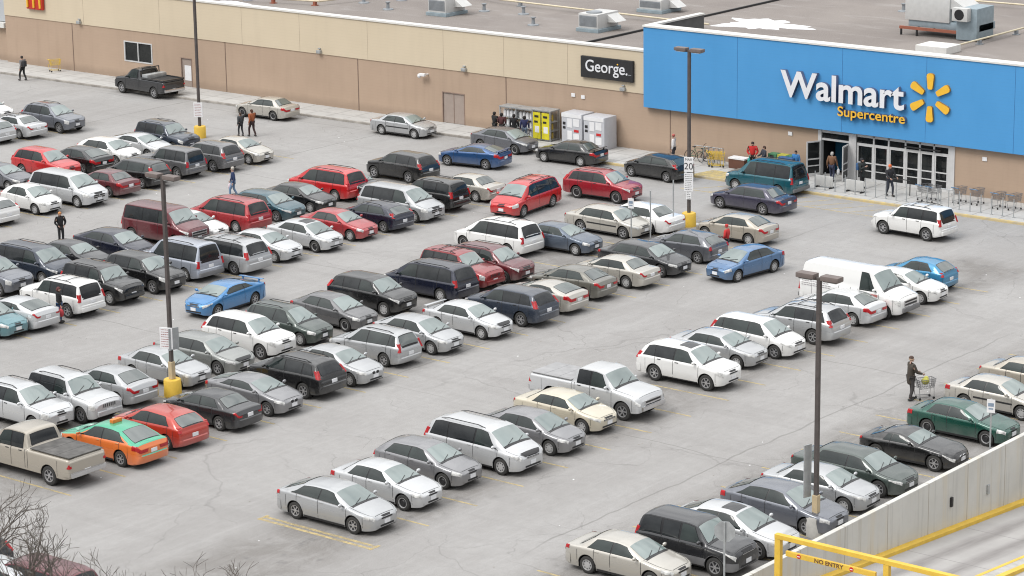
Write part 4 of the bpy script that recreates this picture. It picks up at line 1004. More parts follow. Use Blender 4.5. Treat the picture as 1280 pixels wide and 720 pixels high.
mb=MB(); mb.bbox(-70.7,-13.07,WY-.12,WY+.45,ZT-.10,ZT+.02,.01); att(mb.build('coping',M['coping']),store)
mb=MB(); mb.box(-70.65,-70.25,WY+.4,100,0,ZT-.12); att(mb.build('wall_side',M['beige']),store)
mb=MB(); mb.quad((-71,WY+.40,6.0),(60,WY+.40,6.0),(60,110,6.0),(-71,110,6.0)); att(mb.build('roof',M['roofm']),store)
mb=MB()
for x in (-63.5,-48.29,-36.24,-23.88,-11.36): mb.box(x-.035,x+.035,WY-.012,WY+.01,0.13,ZB-.01)
for x in (-62.2,-54.5,-46.6,-41.3,-35.3,-28.9,-24.0,-19.0): mb.box(x-.006,x+.006,WY-.054,WY-.04,ZB,ZT-.1)
att(mb.build('panel_joint',simple('joint_brown',(.20,.14,.105),.8)),store)
# window with two panes
wf=MB()
for a in ((-58.22,-58.12,1.35,2.8),(-56.86,-56.78,1.35,2.8),(-55.50,-55.40,1.35,2.8)): wf.box(a[0],a[1],WY-.03,WY+.12,a[2],a[3])
for z in (1.35,2.72): wf.box(-58.12,-56.86,WY-.028,WY+.11,z,z+.08); wf.box(-56.78,-55.5,WY-.028,WY+.11,z,z+.08)
w_=att(wf.build('window',M['alu']),store)
for a in ((-58.12,-56.86),(-56.78,-55.5)):
    mb=MB(); mb.box(a[0],a[1],WY+.05,WY+.07,1.43,2.72); p_=mb.build('window_pane',M['doorglass'],w_)
# doors
def door(x0,x1,z1,leaves,paper):
    mb=MB()
    for i in range(leaves):
        a=x0+.06+(x1-x0-.12)*i/leaves; b=x0+.06+(x1-x0-.12)*(i+1)/leaves; mb.box(a+.01,b-.01,WY+.05,WY+.09,.14,z1-.06)
    o=att(mb.build('door',M['doorbrown']),store)
    mb=MB(); mb.box(x0,x0+.06,WY-.02,WY+.12,.13,z1); mb.box(x1-.06,x1,WY-.02,WY+.12,.13,z1); mb.box(x0+.06,x1-.06,WY-.02,WY+.12,z1-.06,z1)
    mb.box((x0+x1)/2-.02,(x0+x1)/2+.02,WY+.03,WY+.10,.14,z1-.06) if leaves==2 else None
    att(mb.build('door_frame',simple('door_frame_brown',(.28,.20,.16),.6)),store)
    if paper: mb=MB(); mb.box(x0+.3,x1-.14,WY+.042,WY+.048,.55,1.6); att(mb.build('door_notice',M['signwhite']),store)
door(-29.10,-27.25,2.13,2,0); door(-52.62,-51.55,2.13,1,1)
# blue entrance box
BX0,BX1,BY0,BY1,BZ0,BZ1=-13.05,21.0,WY-.38,WY+.30,2.86,7.68
mb=MB(); mb.box(BX0,BX1,BY0,WY-.06,BZ0,BZ1); mb.box(BX0,BX1,WY-.06,BY1,ZB+.02,BZ1); att(mb.build('blue_fascia',M['bluep']),store)
mb=MB(); mb.bbox(BX0-.05,BX1,BY0-.06,BY1+.05,BZ1,BZ1+.11,.01); mb.bbox(BX0-.05,BX0+.37,BY1+.05,38.6,BZ1,BZ1+.11,.01); att(mb.build('coping',M['coping']),store)
mb=MB(); mb.box(BX0,BX0+.30,BY1,38.6,6.0,BZ1); att(mb.build('parapet',simple('parapet_grey',(.10,.10,.10),.8)),store)
mb=MB()
for x in (-6.35,.75,6.15,11.6,17.2): mb.box(x-.012,x+.012,BY0-.004,BY0+.01,BZ0,BZ1)
att(mb.build('panel_joint',simple('joint_blue',(.03,.15,.36),.8)),store)
# entrance
EY=WY+.05
mb=MB()
cols=[(-1.0,-.78),(1.05,1.52),(7.45,7.85)]
for a,b in cols: mb.box(a,b,WY-.06,WY+.2,.13,2.76)
for x in (2.65,3.62,4.70,5.62,6.52): mb.box(x-.045,x+.045,EY-.06,EY+.08,.13,2.66)
xs_=[1.52]+[2.65,3.62,4.70,5.62,6.52]+[7.45]
for a,b in zip(xs_,xs_[1:]):
    for z,h in ((.13,.16),(.70,.05),(1.14,.07),(2.12,.16),(2.62,.14)): mb.box(a+.045,b-.045,EY-.04,EY+.06,z,z+h)
    for xx in (a+.045,b-.125): mb.box(xx,xx+.08,EY-.03,EY+.05,.29,2.12)
for z,h in ((2.18,.12),(2.62,.14)): mb.box(-.78,1.05,EY-.04,EY+.06,z,z+h)
att(mb.build('entrance_frame',M['alu']),store)
for a,b in zip(xs_,xs_[1:]):
    mb=MB(); mb.box(a+.12,b-.12,EY,EY+.015,.29,2.12); att(mb.build('sliding_door_glass',M['doorglass']),store)
mb=MB(); mb.box(1.52,7.45,EY,EY+.015,2.28,2.62); mb.box(-.78,1.05,EY,EY+.015,2.30,2.62); att(mb.build('transom_glass',M['doorglass']),store)
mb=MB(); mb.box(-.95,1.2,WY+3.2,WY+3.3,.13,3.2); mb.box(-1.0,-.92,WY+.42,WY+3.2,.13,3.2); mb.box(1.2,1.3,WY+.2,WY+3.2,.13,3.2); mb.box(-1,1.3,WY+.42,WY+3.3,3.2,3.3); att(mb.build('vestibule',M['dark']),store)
mb=MB(); mb.box(-.85,.25,WY+1.6,WY+1.66,.14,2.7); att(mb.build('vestibule_panel',simple('deep_blue_panel',(.01,.09,.17),.5)),store)
mb=MB(); mb.box(4.72,7.0,WY-.16,WY-.10,2.40,2.48); att(mb.build('door_track',M['black']),store)
for x0,ang in ((-.80,R(180-62)+math.pi/2*0),(1.03,R(-75))):
    L_=.92; mb=MB()
    for a,b,c,d in ((0,.08,.14,2.16),(L_-.08,L_,.14,2.16),(.08,L_-.08,.14,.30),(.08,L_-.08,.70,.76),(.08,L_-.08,.98+.1,1.06+.1),(.08,L_-.08,2.08,2.16)): mb.box(a,b,-.025,.025,c,d)
    d_=mb.build('swing_door',M['alu'],loc=(x0,WY-.08,0),rz=(R(-118) if x0<0 else R(-78))); att(d_,store); d_.location=(x0,WY-.08,0)
    g=MB(); g.box(.08,L_-.08,-.008,.008,.30,2.08); g.build('swing_door_glass',M['doorglass'],d_)
# wall lamps and cameras (things of their own)
def wall_light(x,z,lab):
    mb=MB(); mb.bbox(x-.17,x+.17,WY-.28,WY-.055,z,z+.22,.04); mb.bbox(x-.1,x+.1,WY-.16,WY-.05,z+.28,z+.36,.02)
    tag(mb.build('wall_light',M['galv'],smooth=40),lab,'wall light','wall lights on the store')
wall_light(-62.6,3.62,'small grey wall light on the beige band left of the two-pane window')
wall_light(-39.5,3.62,'small grey wall light on the beige band above the champagne and silver sedans')
wall_light(-27.15,3.62,'small grey wall light on the beige band above the brown double door')
wall_light(-14.75,3.62,'small grey wall light just below the black sign board')
def cam_(x,z,lab):
    mb=MB(); mb.tube((x+.25,WY,z+.12),(x+.25,WY-.35,z+.12),.05,n=8); mb.bbox(x-.15,x+.3,WY-.45,WY-.25,z+.02,z+.2,.03); mb.ell((x-.18,WY-.36,z+.02),.13,.13,.15)
    tag(mb.build('security_camera',M['signwhite'],smooth=50),lab,'camera')
cam_(-30.5,3.0,'white dome camera on a bracket on the brown wall beside the double door')
for x,z,lab in ((-18.6,2.85,'left small white plaque on the wall above the vending cabinets'),(-17.85,2.8,'right small white plaque on the wall above the vending cabinets'),(-2.9,2.2,'small white plaque on the wall left of the open entrance door'),(9.7,2.18,'small white plaque on the wall right of the sliding doors')):
    mb=MB(); mb.bbox(x-.14,x+.14,WY-.05,WY-.002,z,z+.22,.01); tag(mb.build('wall_plaque',M['signwhite']),lab,'plaque','small plaques on the wall')

# signs
by=BY0-.004
bs=tag(empty('store_sign',(2.5,BY0,4.8)),'big white and yellow store name lettering with yellow burst on the blue fascia','sign')
M['sgnw']=simple('sign_letter_white',(.70,.71,.74),.4,var=.03); M['sgny']=simple('sign_letter_yellow',(.80,.46,.04),.4,var=.05)
M['sgnedge']=simple('sign_letter_edge',(.10,.12,.20),.5)
def sign_text(body,x0,x1,z,cap,mat,off,parent):
    t=text('lettering',body,1.0,mat,(0,0,0),extrude=0.0,offset=off)
    me=t.data; xs2=[v.co.x for v in me.vertices]; bpy.data.objects.remove(t)
    # cap height of the built-in font about .73
    size=cap/.73; w=(max(xs2)-min(xs2))*size; f=(x1-x0)/w
    t=text('lettering',body,size,mat,(x0-min(xs2)*size*f,BY0-.16,z),extrude=.12,offset=off*size,sx=f)
    t.data.materials.append(M['sgnedge'])
    for p in t.data.polygons:
        if abs(p.normal.y)<.5: p.material_index=1
    att(t,parent); return t
sign_text('Walmart',-3.2,4.93,4.62,1.53,M['sgnw'],.022,bs)
sign_text('Supercentre',.64,5.0,3.84,.57,M['sgny'],.012,bs)
cx,cz=6.47,5.43
for i in range(6):
    a=R(90+60*i); mb=MB(); pts=[]
    for u,w in ((.47,.10),(.53,.15),(1.18,.225),(1.30,.20),(1.36,.10)): pts.append((u,w))
    out=[(u,w) for u,w in pts]+[(u,-w) for u,w in pts[::-1]]
    P=[]; 
    for y in (by-.16,by-.01):
        for u,w in out: P.append((cx+u*math.cos(a)-w*math.sin(a),y,cz+u*math.sin(a)+w*math.cos(a)))
    n=len(out); mb.add(P,[tuple(range(n)),tuple(range(2*n-1,n-1,-1))]); mb.add(P,[(k,(k+1)%n,n+(k+1)%n,n+k) for k in range(n)],1)
    att(mb.build('burst_ray',[M['sgny'],simple('ray_edge',(.40,.20,.03),.5)]),bs)
gs=tag(empty('sign_board',(-16,WY,4.5)),'black rectangular sign board with white lettering on the beige band left of the blue box','sign')
mb=MB(); mb.bbox(-17.85,-13.95,WY-.25,WY-.055,4.2,5.5,.02); att(mb.build('panel',M['ink']),gs)
t=text('lettering','George.',1.0,M['sgnw'],(-17.5,WY-.27,4.62),extrude=.02,offset=.004,sx=.98); att(t,gs)
for (x,z,w,h) in ((-17.66+.62,4.42,.0,.0),): pass
mb=MB(); mb.box(-14.30,-14.05,WY-.262,WY-.25,4.62,4.66); att(mb.build('small_lettering',M['hvacg']),gs)
mb=MB(); mb.ell((-15.06,WY-.26,5.2),.06,.02,.05); att(mb.build('accent',M['sgny']),gs)
ms=tag(empty('restaurant_sign',(-66.6,WY,5)),'red rounded sign with yellow arched letter M on the beige band','sign')
mb=MB(); mb.bbox(-67.95,-66.2,WY-.30,WY-.055,4.27,6.1,.10); att(mb.build('panel',simple('sign_red',(.50,.03,.015),.4,var=.05),smooth=40),ms)
mb=MB(); 
for s0 in (-1,1):
    P=[]
    for i in range(13):
        t_=math.pi*i/12; P.append((-67.08+s0*.33-.33*math.cos(t_), 4.42+1.4*math.sin(t_)**.8))
    for (xa,za),(xb,zb2) in zip(P,P[1:]):
        mb.tube((xa,WY-.33,za),(xb,WY-.33,zb2),.085,n=8)
att(mb.build('letter_arches',M['sgny'],smooth=60),ms)

# annex at far left
an=tag(empty('annex_building',(-80,WY+.3,0)),'low grey-sided annex at the far left end of the store','building')
mb=MB(); mb.box(-140,-70.75,WY+.3,WY+.8,0,2.6); att(mb.build('wall_lower',M['brown']),an)
mb=MB(); mb.box(-140,-70.75,WY+.35,WY+.8,3.0,9); att(mb.build('wall_upper',slabmat('grey_siding',(.38,.40,.42),(.42,.44,.46),50,50)),an)
mb=MB(); mb.box(-140,-70.75,WY-.1,WY+.8,2.6,2.95); att(mb.build('canopy',M['coping']),an)

# roof objects
RZ=6.0
def hvac(x,y,lx,ly,h,lab,rz=0):
    r=tag(empty('rooftop_unit',(x,y,RZ),rz),lab,'HVAC unit','rooftop air units')
    mb=MB(); mb.bbox(-lx/2-.12,lx/2+.12,-ly/2-.12,ly/2+.12,0,.22,.02); mb.build('curb',M['bluegrey'],r)
    mb=MB(); mb.bbox(-lx/2,lx/2,-ly/2,ly/2,.22,h,.03); mb.build('cabinet',M['hvac'],r,smooth=40)
    mb=MB(); mb.box(-lx/2+.08,lx/2-.08,-ly/2-.012,-ly/2+.01,.35,h-.12)
    for i in range(9): z=.4+(h-.6)*i/8; mb.box(-lx/2+.08,lx/2-.08,-ly/2-.03,-ly/2-.012,z,z+.025)
    mb.build('condenser_grille',M['hvacg'],r)
    mb=MB(); mb.lathe([(.0,h+.05),(lx*.3,h+.05),(lx*.34,h+.07),(lx*.34,h-.01)],20,0,Matrix.Translation((0,-ly*.2,0))); mb.build('fan',M['hvacg'],r,smooth=40)
    mb=MB(); mb.add([(lx/2,-.1,h-.1),(lx/2,ly/2-.1,h-.1),(lx/2+.7,ly/2-.1,h-.55),(lx/2+.7,-.1,h-.55),(lx/2,-.1,h-.6),(lx/2,ly/2-.1,h-.6)],[(0,1,2,3),(0,3,4),(1,5,2),(4,3,2,5)]); mb.build('intake_hood',M['hvac'],r)
hvac(-32.9,39.2,1.5,2.0,1.15,'grey rooftop air unit, left one near the top edge of the photo')
hvac(-20.6,39.4,1.5,2.2,1.15,'grey rooftop air unit next to the blue box, beside the dark roof joint')
hvac(-22.0,47.9,1.8,2.0,.9,'rooftop air unit cut by the top edge above the one beside the blue box')
r=tag(empty('rooftop_unit',(-1.6,49.3,RZ)),'large rooftop air unit on a rusty beam frame with a round fan beside it','HVAC unit')
mb=MB(); mb.bbox(-2.1,1.0,-1.0,1.2,.95,2.6,.04); mb.build('cabinet',M['hvac'],r,smooth=40)
mb=MB(); mb.bbox(-1.9,3.0,-.9,1.1,.55,1.0,.03); mb.bbox(1.0,1.9,-.6,.8,1.0,1.7,.03); mb.build('duct',M['bluegrey'],r,smooth=40)
mb=MB(); mb.bbox(1.6,3.0,-1.2,.9,.05,2.0,.03); mb.build('duct_tower',M['bluegrey'],r,smooth=40)
mb=MB(); mb.bbox(1.55,2.6,-1.7,-1.2,1.25,2.05,.03); mb.build('fan_box',M['hvac'],r,smooth=40)
mb=MB(); mb.lathe([(0,.02),(.30,.02),(.33,0)],20,0,Matrix.Translation((2.05,-1.71,1.65))@Matrix.Rotation(R(90),4,'X')); mb.build('fan',M['dark'],r)
mb=MB(); mb.box(-2.4,1.7,-1.15,-1.0,.38,.55); mb.box(-2.4,1.7,1.0,1.15,.38,.55); 
mb.build('beam',M['rust'],r)
mb=MB()
for x in (-2.3,-1.2): 
    for y in (-1.07,1.07): mb.tube((x,y,0),(x,y,.4),.07); 
mb.build('stand',M['black'],r)
mb=MB(); mb.add([(1.0,-.9,2.5),(1.0,1.0,2.5),(1.9,1.0,2.0),(1.9,-.9,2.0),(1.0,-.9,1.8),(1.0,1.0,1.8)],[(0,1,2,3),(0,3,4),(1,5,2),(4,3,2,5)]); mb.build('intake_hood',M['hvac'],r)
mb=MB(); mb.bbox(-.9,1.2,42.9-.0,44.6,RZ,RZ+.45,.03); o=mb.build('roof_hatch',M['coping']); o.location.x=1.1; tag(o,'low white roof hatch just behind the blue parapet','roof hatch')
def pipe(pts,lab,posts):
    r=tag(empty('gas_pipe',(pts[0][0],pts[0][1],RZ)),lab,'pipe','cream pipes on the roof')
    mb=MB(); mb.path([(x,y,RZ+.3) for x,y in pts],.06,8); att(mb.build('pipe_run',M['pipe'],smooth=60),r)
    for x,y in posts: mb=MB(); mb.box(x-.1,x+.1,y-.1,y+.1,RZ,RZ+.26); mb.box(x-.2,x+.2,y-.18,y+.18,RZ,RZ+.05); att(mb.build('support_block',M['rust'] if x<-40 else M['hvacg']),r)
pipe([(-52,35.0),(-42.6,37.4),(-40.5,44.5)],'bent cream pipe at the top left of the roof',[(-46,36.5),(-42.9,37.3)])
pipe([(-36,45.6),(-33.1,44.7),(-20.2,43.9),(-15,43.5)],'long thin cream pipe along the middle of the roof',[(-31,44.6),(-24,44.1)])
pipe([(-8,61.3),(-2.4,61.5),(8,61.8)],'cream pipe behind the large rooftop unit at the top right',[(-1,61.5)])
pipe([(1.9,44.6),(2.0,53),(2.1,62)],'cream pipe climbing to the right from the white hatch',[(1.95,47.5),(2.0,52)])
def vent(x,y,i,lab):
    mb=MB(); mb.lathe([(.38,0),(.36,.06),(.12,.10),(.10,.45),(.17,.47),(.17,.53),(0,.55)],12); o=mb.build('roof_vent',[M['hvacg']],smooth=40,loc=(x,y,RZ)); tag(o,lab,'roof vent','small roof vents')
for i,(x,y,l) in enumerate(((-48.5,36.6,'far left small roof vent near the bent cream pipe'),(-40.9,40.0,'small roof vent just right of the bent cream pipe'),(-39.5,42.3,'small roof vent at the top edge right of the bent pipe'),(-37.5,38.6,'small roof vent left of the left air unit'),(-31.6,41.8-.3,'small roof vent right of the left air unit'),(-28.6,41.9,'small roof vent midway between the two air units'),(-25.2,38.6,'small roof vent left of the right air unit'),(-8.6,56.5,'small roof vent left of the large rooftop unit'))): vent(x,y,i,l)
mb=MB(); mb.path([(-18.0,33.6,RZ+.06),(-18.1,60,RZ+.06)],.09,4); tag(mb.build('roof_joint',M['black']),'long dark expansion joint running back across the roof','roof joint')
def blob(name,cx,cy,rx,ry,z,mat,n=60,seed=1,h=.06):
    rr=random.Random(seed); P=[(cx,cy,z+h)]
    ph=[rr.uniform(0,6.28) for _ in range(6)]
    for k_,zz in ((.6,h*.9),(1,0)):
        for i in range(n):
            t=2*math.pi*i/n; q=1+.22*math.sin(3*t+ph[0])+.16*math.sin(5*t+ph[1])+.14*math.sin(9*t+ph[2])+.09*math.sin(17*t+ph[3])
            P.append((cx+rx*q*k_*math.cos(t),cy+ry*q*k_*math.sin(t),z+zz))
    mb=MB(); mb.add(P,[(0,1+i,1+(i+1)%n) for i in range(n)]+[(1+i,1+n+i,1+n+(i+1)%n,1+(i+1)%n) for i in range(n)])
    return mb.build(name,mat,smooth=80)
tag(blob('snow_patch',-13.2,46.9,2.7,1.9,RZ+.004,M['snow'],seed=4),'bright patch of snow on the roof behind the blue parapet','snow')
tag(blob('snow_patch',-9.6,42.4,1.6,.5,RZ+.004,M['snow'],seed=6),'thin strip of snow at the foot of the parapet','snow')
tag(blob('snow_patch',-48.6,35.2,1.2,.5,RZ+.004,M['snow'],seed=8),'small snow heap at the left end of the roof','snow')

for o in set(bpy.data.objects)-P4_BEFORE:
    if o.parent is None:
        o.location.x+=.75
        if base(o.name) in ('rooftop_unit','roof_hatch','gas_pipe','roof_vent','roof_joint','snow_patch'): o.location.x-=.4; o.location.y-=.5
# ------------------------------------------------------------------ lamp posts
def lamp_post(x,y,lab,heads=True,sleeve=True,basec='yellow',tilt=0):
    r=tag(empty('lamp_post',(x,y,0)),lab,'lamp post','car park lamp posts')
    mb=MB(); mb.lathe([(.0,.74),(.34,.74),(.37,.70),(.38,0)],20); mb.build('base',M[basec],r,smooth=40)
    mb=MB(); mb.bbox(-.074,.074,-.074,.074,.72,9.4,.015); mb.build('pole',M['pole'],r)
    if sleeve: mb=MB(); mb.bbox(-.11,.11,-.11,.11,.74,1.5,.02); mb.build('sleeve',simple('sleeve_cream',(.50,.40,.25),.7),r)
    mb=MB(); mb.box(-.35,.35,-.05,.05,9.32,9.42); mb.build('arm',M['pole'],r)
    for s in (-1,1):
        mb=MB(); a,b=(.14,.86) if s>0 else (-.86,-.14); mb.bbox(a,b,-.20,.20,9.36,9.54,.03); h=mb.build('lamp_head',simple('lamp_head_bronze',(.16,.13,.12),.5),r,smooth=40)
        mb=MB(); mb.box(a+.08,b-.08,-.18,.18,9.325,9.338); mb.build('lens',M['lamp'],h)
    return r
lamp_post(1.1,-19.7,'lamp post with yellow base rising beside the black tail-out sedan',True)
lamp_post(.85,18.6,'lamp post with yellow base carrying the speed limit sign',True,False)
lamp_post(32.15,-18.43,'lamp post at the ramp wall in front of the blue-grey sedan',True,True,'concrete')
lamp_post(-38.1,21.1,'far lamp post on the left beside the dark blue SUV',True,False)
def panel(name,w,h,x,y,z,rz,lab,lines,cat='sign',mat=None,group=None):
    r=tag(empty(name,(x,y,z),rz),lab,cat,group)
    mb=MB(); mb.bbox(-w/2,w/2,-.02,.02,-h/2,h/2,.006); mb.build('panel',mat or M['signwhite'],r)
    for body,sz,zz in lines:
        t=text('lettering',body,sz,M['ink'],(0,-.024,zz),extrude=.003,align='CENTER'); t.parent=r
    return r
def smallprint(r,w,z0,z1,n,seed,col=None):
    mb=MB(); rr=random.Random(seed)
    for i in range(n):
        z=z0+(z1-z0)*i/(n-1); x=-w/2
        while x<w/2-.06:
            l=rr.uniform(.03,.09); mb.box(x,min(x+l,w/2),-.0235,-.0215,z-.012,z+.012); x+=l+.02
    mb.build('lettering',col or simple('print_red',(.30,.05,.05),.6),r)
CAMD=R(-38)
r=panel('speed_sign',.50,.80,.98,18.38,3.38,R(20),'white speed limit 20 sign high on the lamp post',[('MAX',.18,.22),('20',.50,-.25)])
r=panel('notice_sign',.50,.98,.98,18.38,2.44,R(20),'tall white notice under the speed limit sign on the lamp post',[]); smallprint(r,.4,-.40,.40,9,1,M['ink'])
r=panel('notice_sign',.28,.42,.98,18.40,1.72,R(20),'small white notice lowest on the post with the speed limit sign',[]); smallprint(r,.2,-.14,.14,4,2,M['ink'])
r=panel('notice_sign',.58,.92,1.02,-19.86,2.54,R(20),'white square notice with red print on the lamp post among the silver sedans',[]); smallprint(r,.44,-.36,.36,8,3)
r=panel('notice_sign',.5,.95,1.25,-19.65,2.50,R(80),'notice turned edge-on at the back of the lamp post among the silver sedans',[],mat=M['galv']); 
r=panel('notice_sign',.6,.92,-38.0,20.92,1.8,R(20),'white notice with faint red print on the far left lamp post',[]); smallprint(r,.45,-.36,.36,8,4)
r=panel('notice_sign',.35,1.95,31.85,-18.55,2.36,R(75),'tall pale sign seen edge-on behind the lamp post at the ramp',[],mat=M['galv'])
def sign_post(x,y,h,lab,pl=True,oct_=False,rz=R(15)):
    r=tag(empty('sign_post',(x,y,0),rz),lab,'sign post','thin sign posts')
    mb=MB(); mb.bbox(-.03,.03,-.025,.025,0,h,.006); mb.build('post',M['galv'],r)
    if pl:
        mb=MB()
        if oct_:
            pts=[(.38*math.cos(R(22.5+45*i)),.38*math.sin(R(22.5+45*i))) for i in range(8)]
            P=[(a,-.05,h-.35+b) for a,b in pts]+[(a,-.035,h-.35+b) for a,b in pts]
            mb.add(P,[tuple(range(8)),tuple(range(15,7,-1))]+[(i,(i+1)%8,8+(i+1)%8,8+i) for i in range(8)])
        else: mb.bbox(-.16,.16,-.05,-.032,h-.55,h-.02,.004)
        p=mb.build('panel',M['galv'] if oct_ else M['signwhite'],r)
        if not oct_: mb=MB(); mb.box(-.09,.09,-.053,-.051,h-.42,h-.36); mb.box(-.11,.11,-.053,-.051,h-.30,h-.16); mb.build('symbol',simple('sign_blue_grey',(.25,.32,.42),.6),r)
    return r
sign_post(.9,13.35,2.5,'thin sign post with white panel left of the pale beige large sedan nose')
sign_post(1.0,14.9,2.6,'thin grey sign post without panel right of the beige large sedan nose',False)
sign_post(1.25,16.6,2.9,'tallest thin grey post, nearest the white tail-out large sedan',False)
sign_post(32.95,-7.25,2.45,'thin sign post with white panel between the black sports coupe and the green sedan')
sign_post(32.95,-3.35,2.45,'thin sign post with white panel in front of the pale beige sedan with black moulding')
sign_post(32.9,-25.3,2.6,'grey octagonal sign seen from the back in front of the boxy charcoal SUV',True,True,R(200))

# ------------------------------------------------------------------ ramp
def rz_(y): return -.77-.085*(y+20)
def rampmat():
    m,nt,b=newmat('ramp_concrete'); tc=N(nt,'ShaderNodeTexCoord'); co=tc.outputs['Object']
    s=N(nt,'ShaderNodeSeparateXYZ'); nt.links.new(co,s.inputs[0])
    col=mixc(nt,ramp(nt,nz(nt,co,.5,5,.6),[(.3,0.),(.7,1.)]),(.30,.29,.282),(.37,.36,.35))
    wob=mth(nt,'MULTIPLY',nz(nt,co,.4,3),.3)
    for cx in (35.1,36.45):
        d=mth(nt,'ABSOLUTE',mth(nt,'SUBTRACT',mth(nt,'ADD',s.outputs[0],wob),cx+.15))
        t=mth(nt,'MULTIPLY',ramp(nt,d,[(.12,.62),(.50,0.)]),ramp(nt,nz(nt,mapp(nt,co,(3,.25,1)),1,4,.7),[(.3,.5),(.6,1.)]))
        col=mixc(nt,t,col,(.12,.108,.105))
    f=mth(nt,'ABSOLUTE',mth(nt,'SUBTRACT',mth(nt,'FRACT',mth(nt,'DIVIDE',s.outputs[1],4.3)),.5)); col=mixc(nt,ramp(nt,f,[(0,.6),(.004,.5),(.007,0.)]),col,(.15,.14,.14))
    nt.links.new(col,b.inputs['Base Color']); b.inputs['Roughness'].default_value=.85; return m
mb=MB(); mb.quad((33.6,-30,rz_(-30)+.0),(37.42,-30,rz_(-30)),(37.42,12,rz_(12)),(33.6,12,rz_(12))); mb.quad((38.2,-30,rz_(-30)),(46,-30,rz_(-30)),(46,12,rz_(12)),(38.2,12,rz_(12)))
tag(mb.build('ramp_road',rampmat()),kind='structure')
def strip(name,x0,x1,h,mat,y0=-30,y1=12):
    mb=MB(); mb.add([(x,y,rz_(y)+z) for y in (y0,y1) for x,z in ((x0,-.1),(x0,h),(x1,h),(x1,-.1))],[(0,1,5,4),(1,2,6,5),(2,3,7,6),(0,3,2,1),(4,5,6,7)])
    return tag(mb.build(name,mat),kind='structure')
strip('kerb',33.6,33.93,.13,M['yellow']); strip('kerb',37.42,37.56,.10,M['yellow']); strip('median',37.56,38.0,.09,M['concrete']); strip('kerb',38.0,38.24,.14,M['yellow'])
def wallc():
    m,nt,b=newmat('stained_concrete'); tc=N(nt,'ShaderNodeTexCoord'); co=tc.outputs['Object']
    col=mixc(nt,ramp(nt,nz(nt,co,.5,6,.65),[(.3,0.),(.7,1.)]),(.47,.465,.44),(.55,.545,.52))
    v=nz(nt,mapp(nt,co,(1,2.2,.10)),1.0,5,.65,.2); col=mixc(nt,mth(nt,'MULTIPLY',ramp(nt,v,[(.52,0.),(.66,1.)]),.45),col,(.52,.46,.35))
    v2=nz(nt,mapp(nt,co,(1,3.4,.15),(3,3,3)),1.0,5,.65,.2); col=mixc(nt,mth(nt,'MULTIPLY',ramp(nt,v2,[(.55,0.),(.7,1.)]),.5),col,(.27,.265,.255))
    s=N(nt,'ShaderNodeSeparateXYZ'); nt.links.new(co,s.inputs[0])
    f=mth(nt,'ABSOLUTE',mth(nt,'SUBTRACT',mth(nt,'FRACT',mth(nt,'DIVIDE',s.outputs[1],2.9)),.5)); col=mixc(nt,ramp(nt,f,[(0,.75),(.005,.6),(.010,0.)]),col,(.22,.18,.13))
    nt.links.new(col,b.inputs['Base Color']); b.inputs['Roughness'].default_value=.9; return m
M['wallc']=wallc()
mb=MB(); mb.bbox(33.42,33.62,-42,11.9,-4.5,.74,.015); tag(mb.build('concrete_wall',M['wallc']),'long pale stained concrete wall between the parked cars and the down ramp','wall')
mb=MB(); mb.bbox(46.0,46.3,-42,11.9,-4.5,.74,.015); tag(mb.build('concrete_wall',M['wallc']),'far right concrete wall on the other side of the down ramp','wall')
mb=MB(); mb.box(33.62,46,12.0,12.3,-4.5,.74); tag(mb.build('concrete_wall',M['wallc']),'end wall closing the down ramp','wall')
for y,z,lab in ((-11.4,-.35,'small dark rusted box low on the concrete ramp wall'),(-8.6,-.62,'small grey outlet box on the concrete ramp wall')):
    mb=MB(); mb.bbox(33.62,33.70,y-.07,y+.07,z-.25,z+.12,.01); tag(mb.build('outlet_box',M['black'] if y<-10 else M['galv']),lab,'box')
# gate
gt=tag(empty('height_gate',(34.2,-23.9,rz_(-23.9))),'yellow painted steel gate frame across the ramp with NO ENTRY on its bar','gate')
gy=-23.9
def gbar(name,x0,x1,z0,z1,d=.09,yy=gy,mat='yellow'):
    mb=MB(); mb.bbox(x0,x1,yy-d,yy+d,z0,z1,.012); return att(mb.build(name,M[mat]),gt)
gbar('post',34.02,34.24,rz_(gy),1.88); gbar('post',38.20,38.40,rz_(gy),1.88); gbar('post',44.6,44.8,rz_(gy),1.88)
gbar('top_beam',34.02,44.8,1.88,2.04,.10)
gbar('lower_bar',34.5,37.95,1.38,1.56,.05,gy-.10); gbar('lower_bar',38.55,44.0,1.16,1.34,.05,gy-.10)
t=text('lettering','NO ENTRY',.20,simple('brown_lettering',(.12,.05,.03),.6),(35.62,gy-.153,1.40),extrude=.003,offset=.004,sx=1.12); att(t,gt)
for x in (35.02,37.05): mb=MB(); mb.lathe([(0,.012),(.075,.012),(.08,0)],12,0,Matrix.Translation((x,gy-.152,1.47))@Matrix.Rotation(R(90),4,'X')); mb.box(x-.05,x+.05,gy-.168,gy-.163,1.455,1.485,1); att(mb.build('round_emblem',[M['redpaint'],M['signwhite']]),gt)
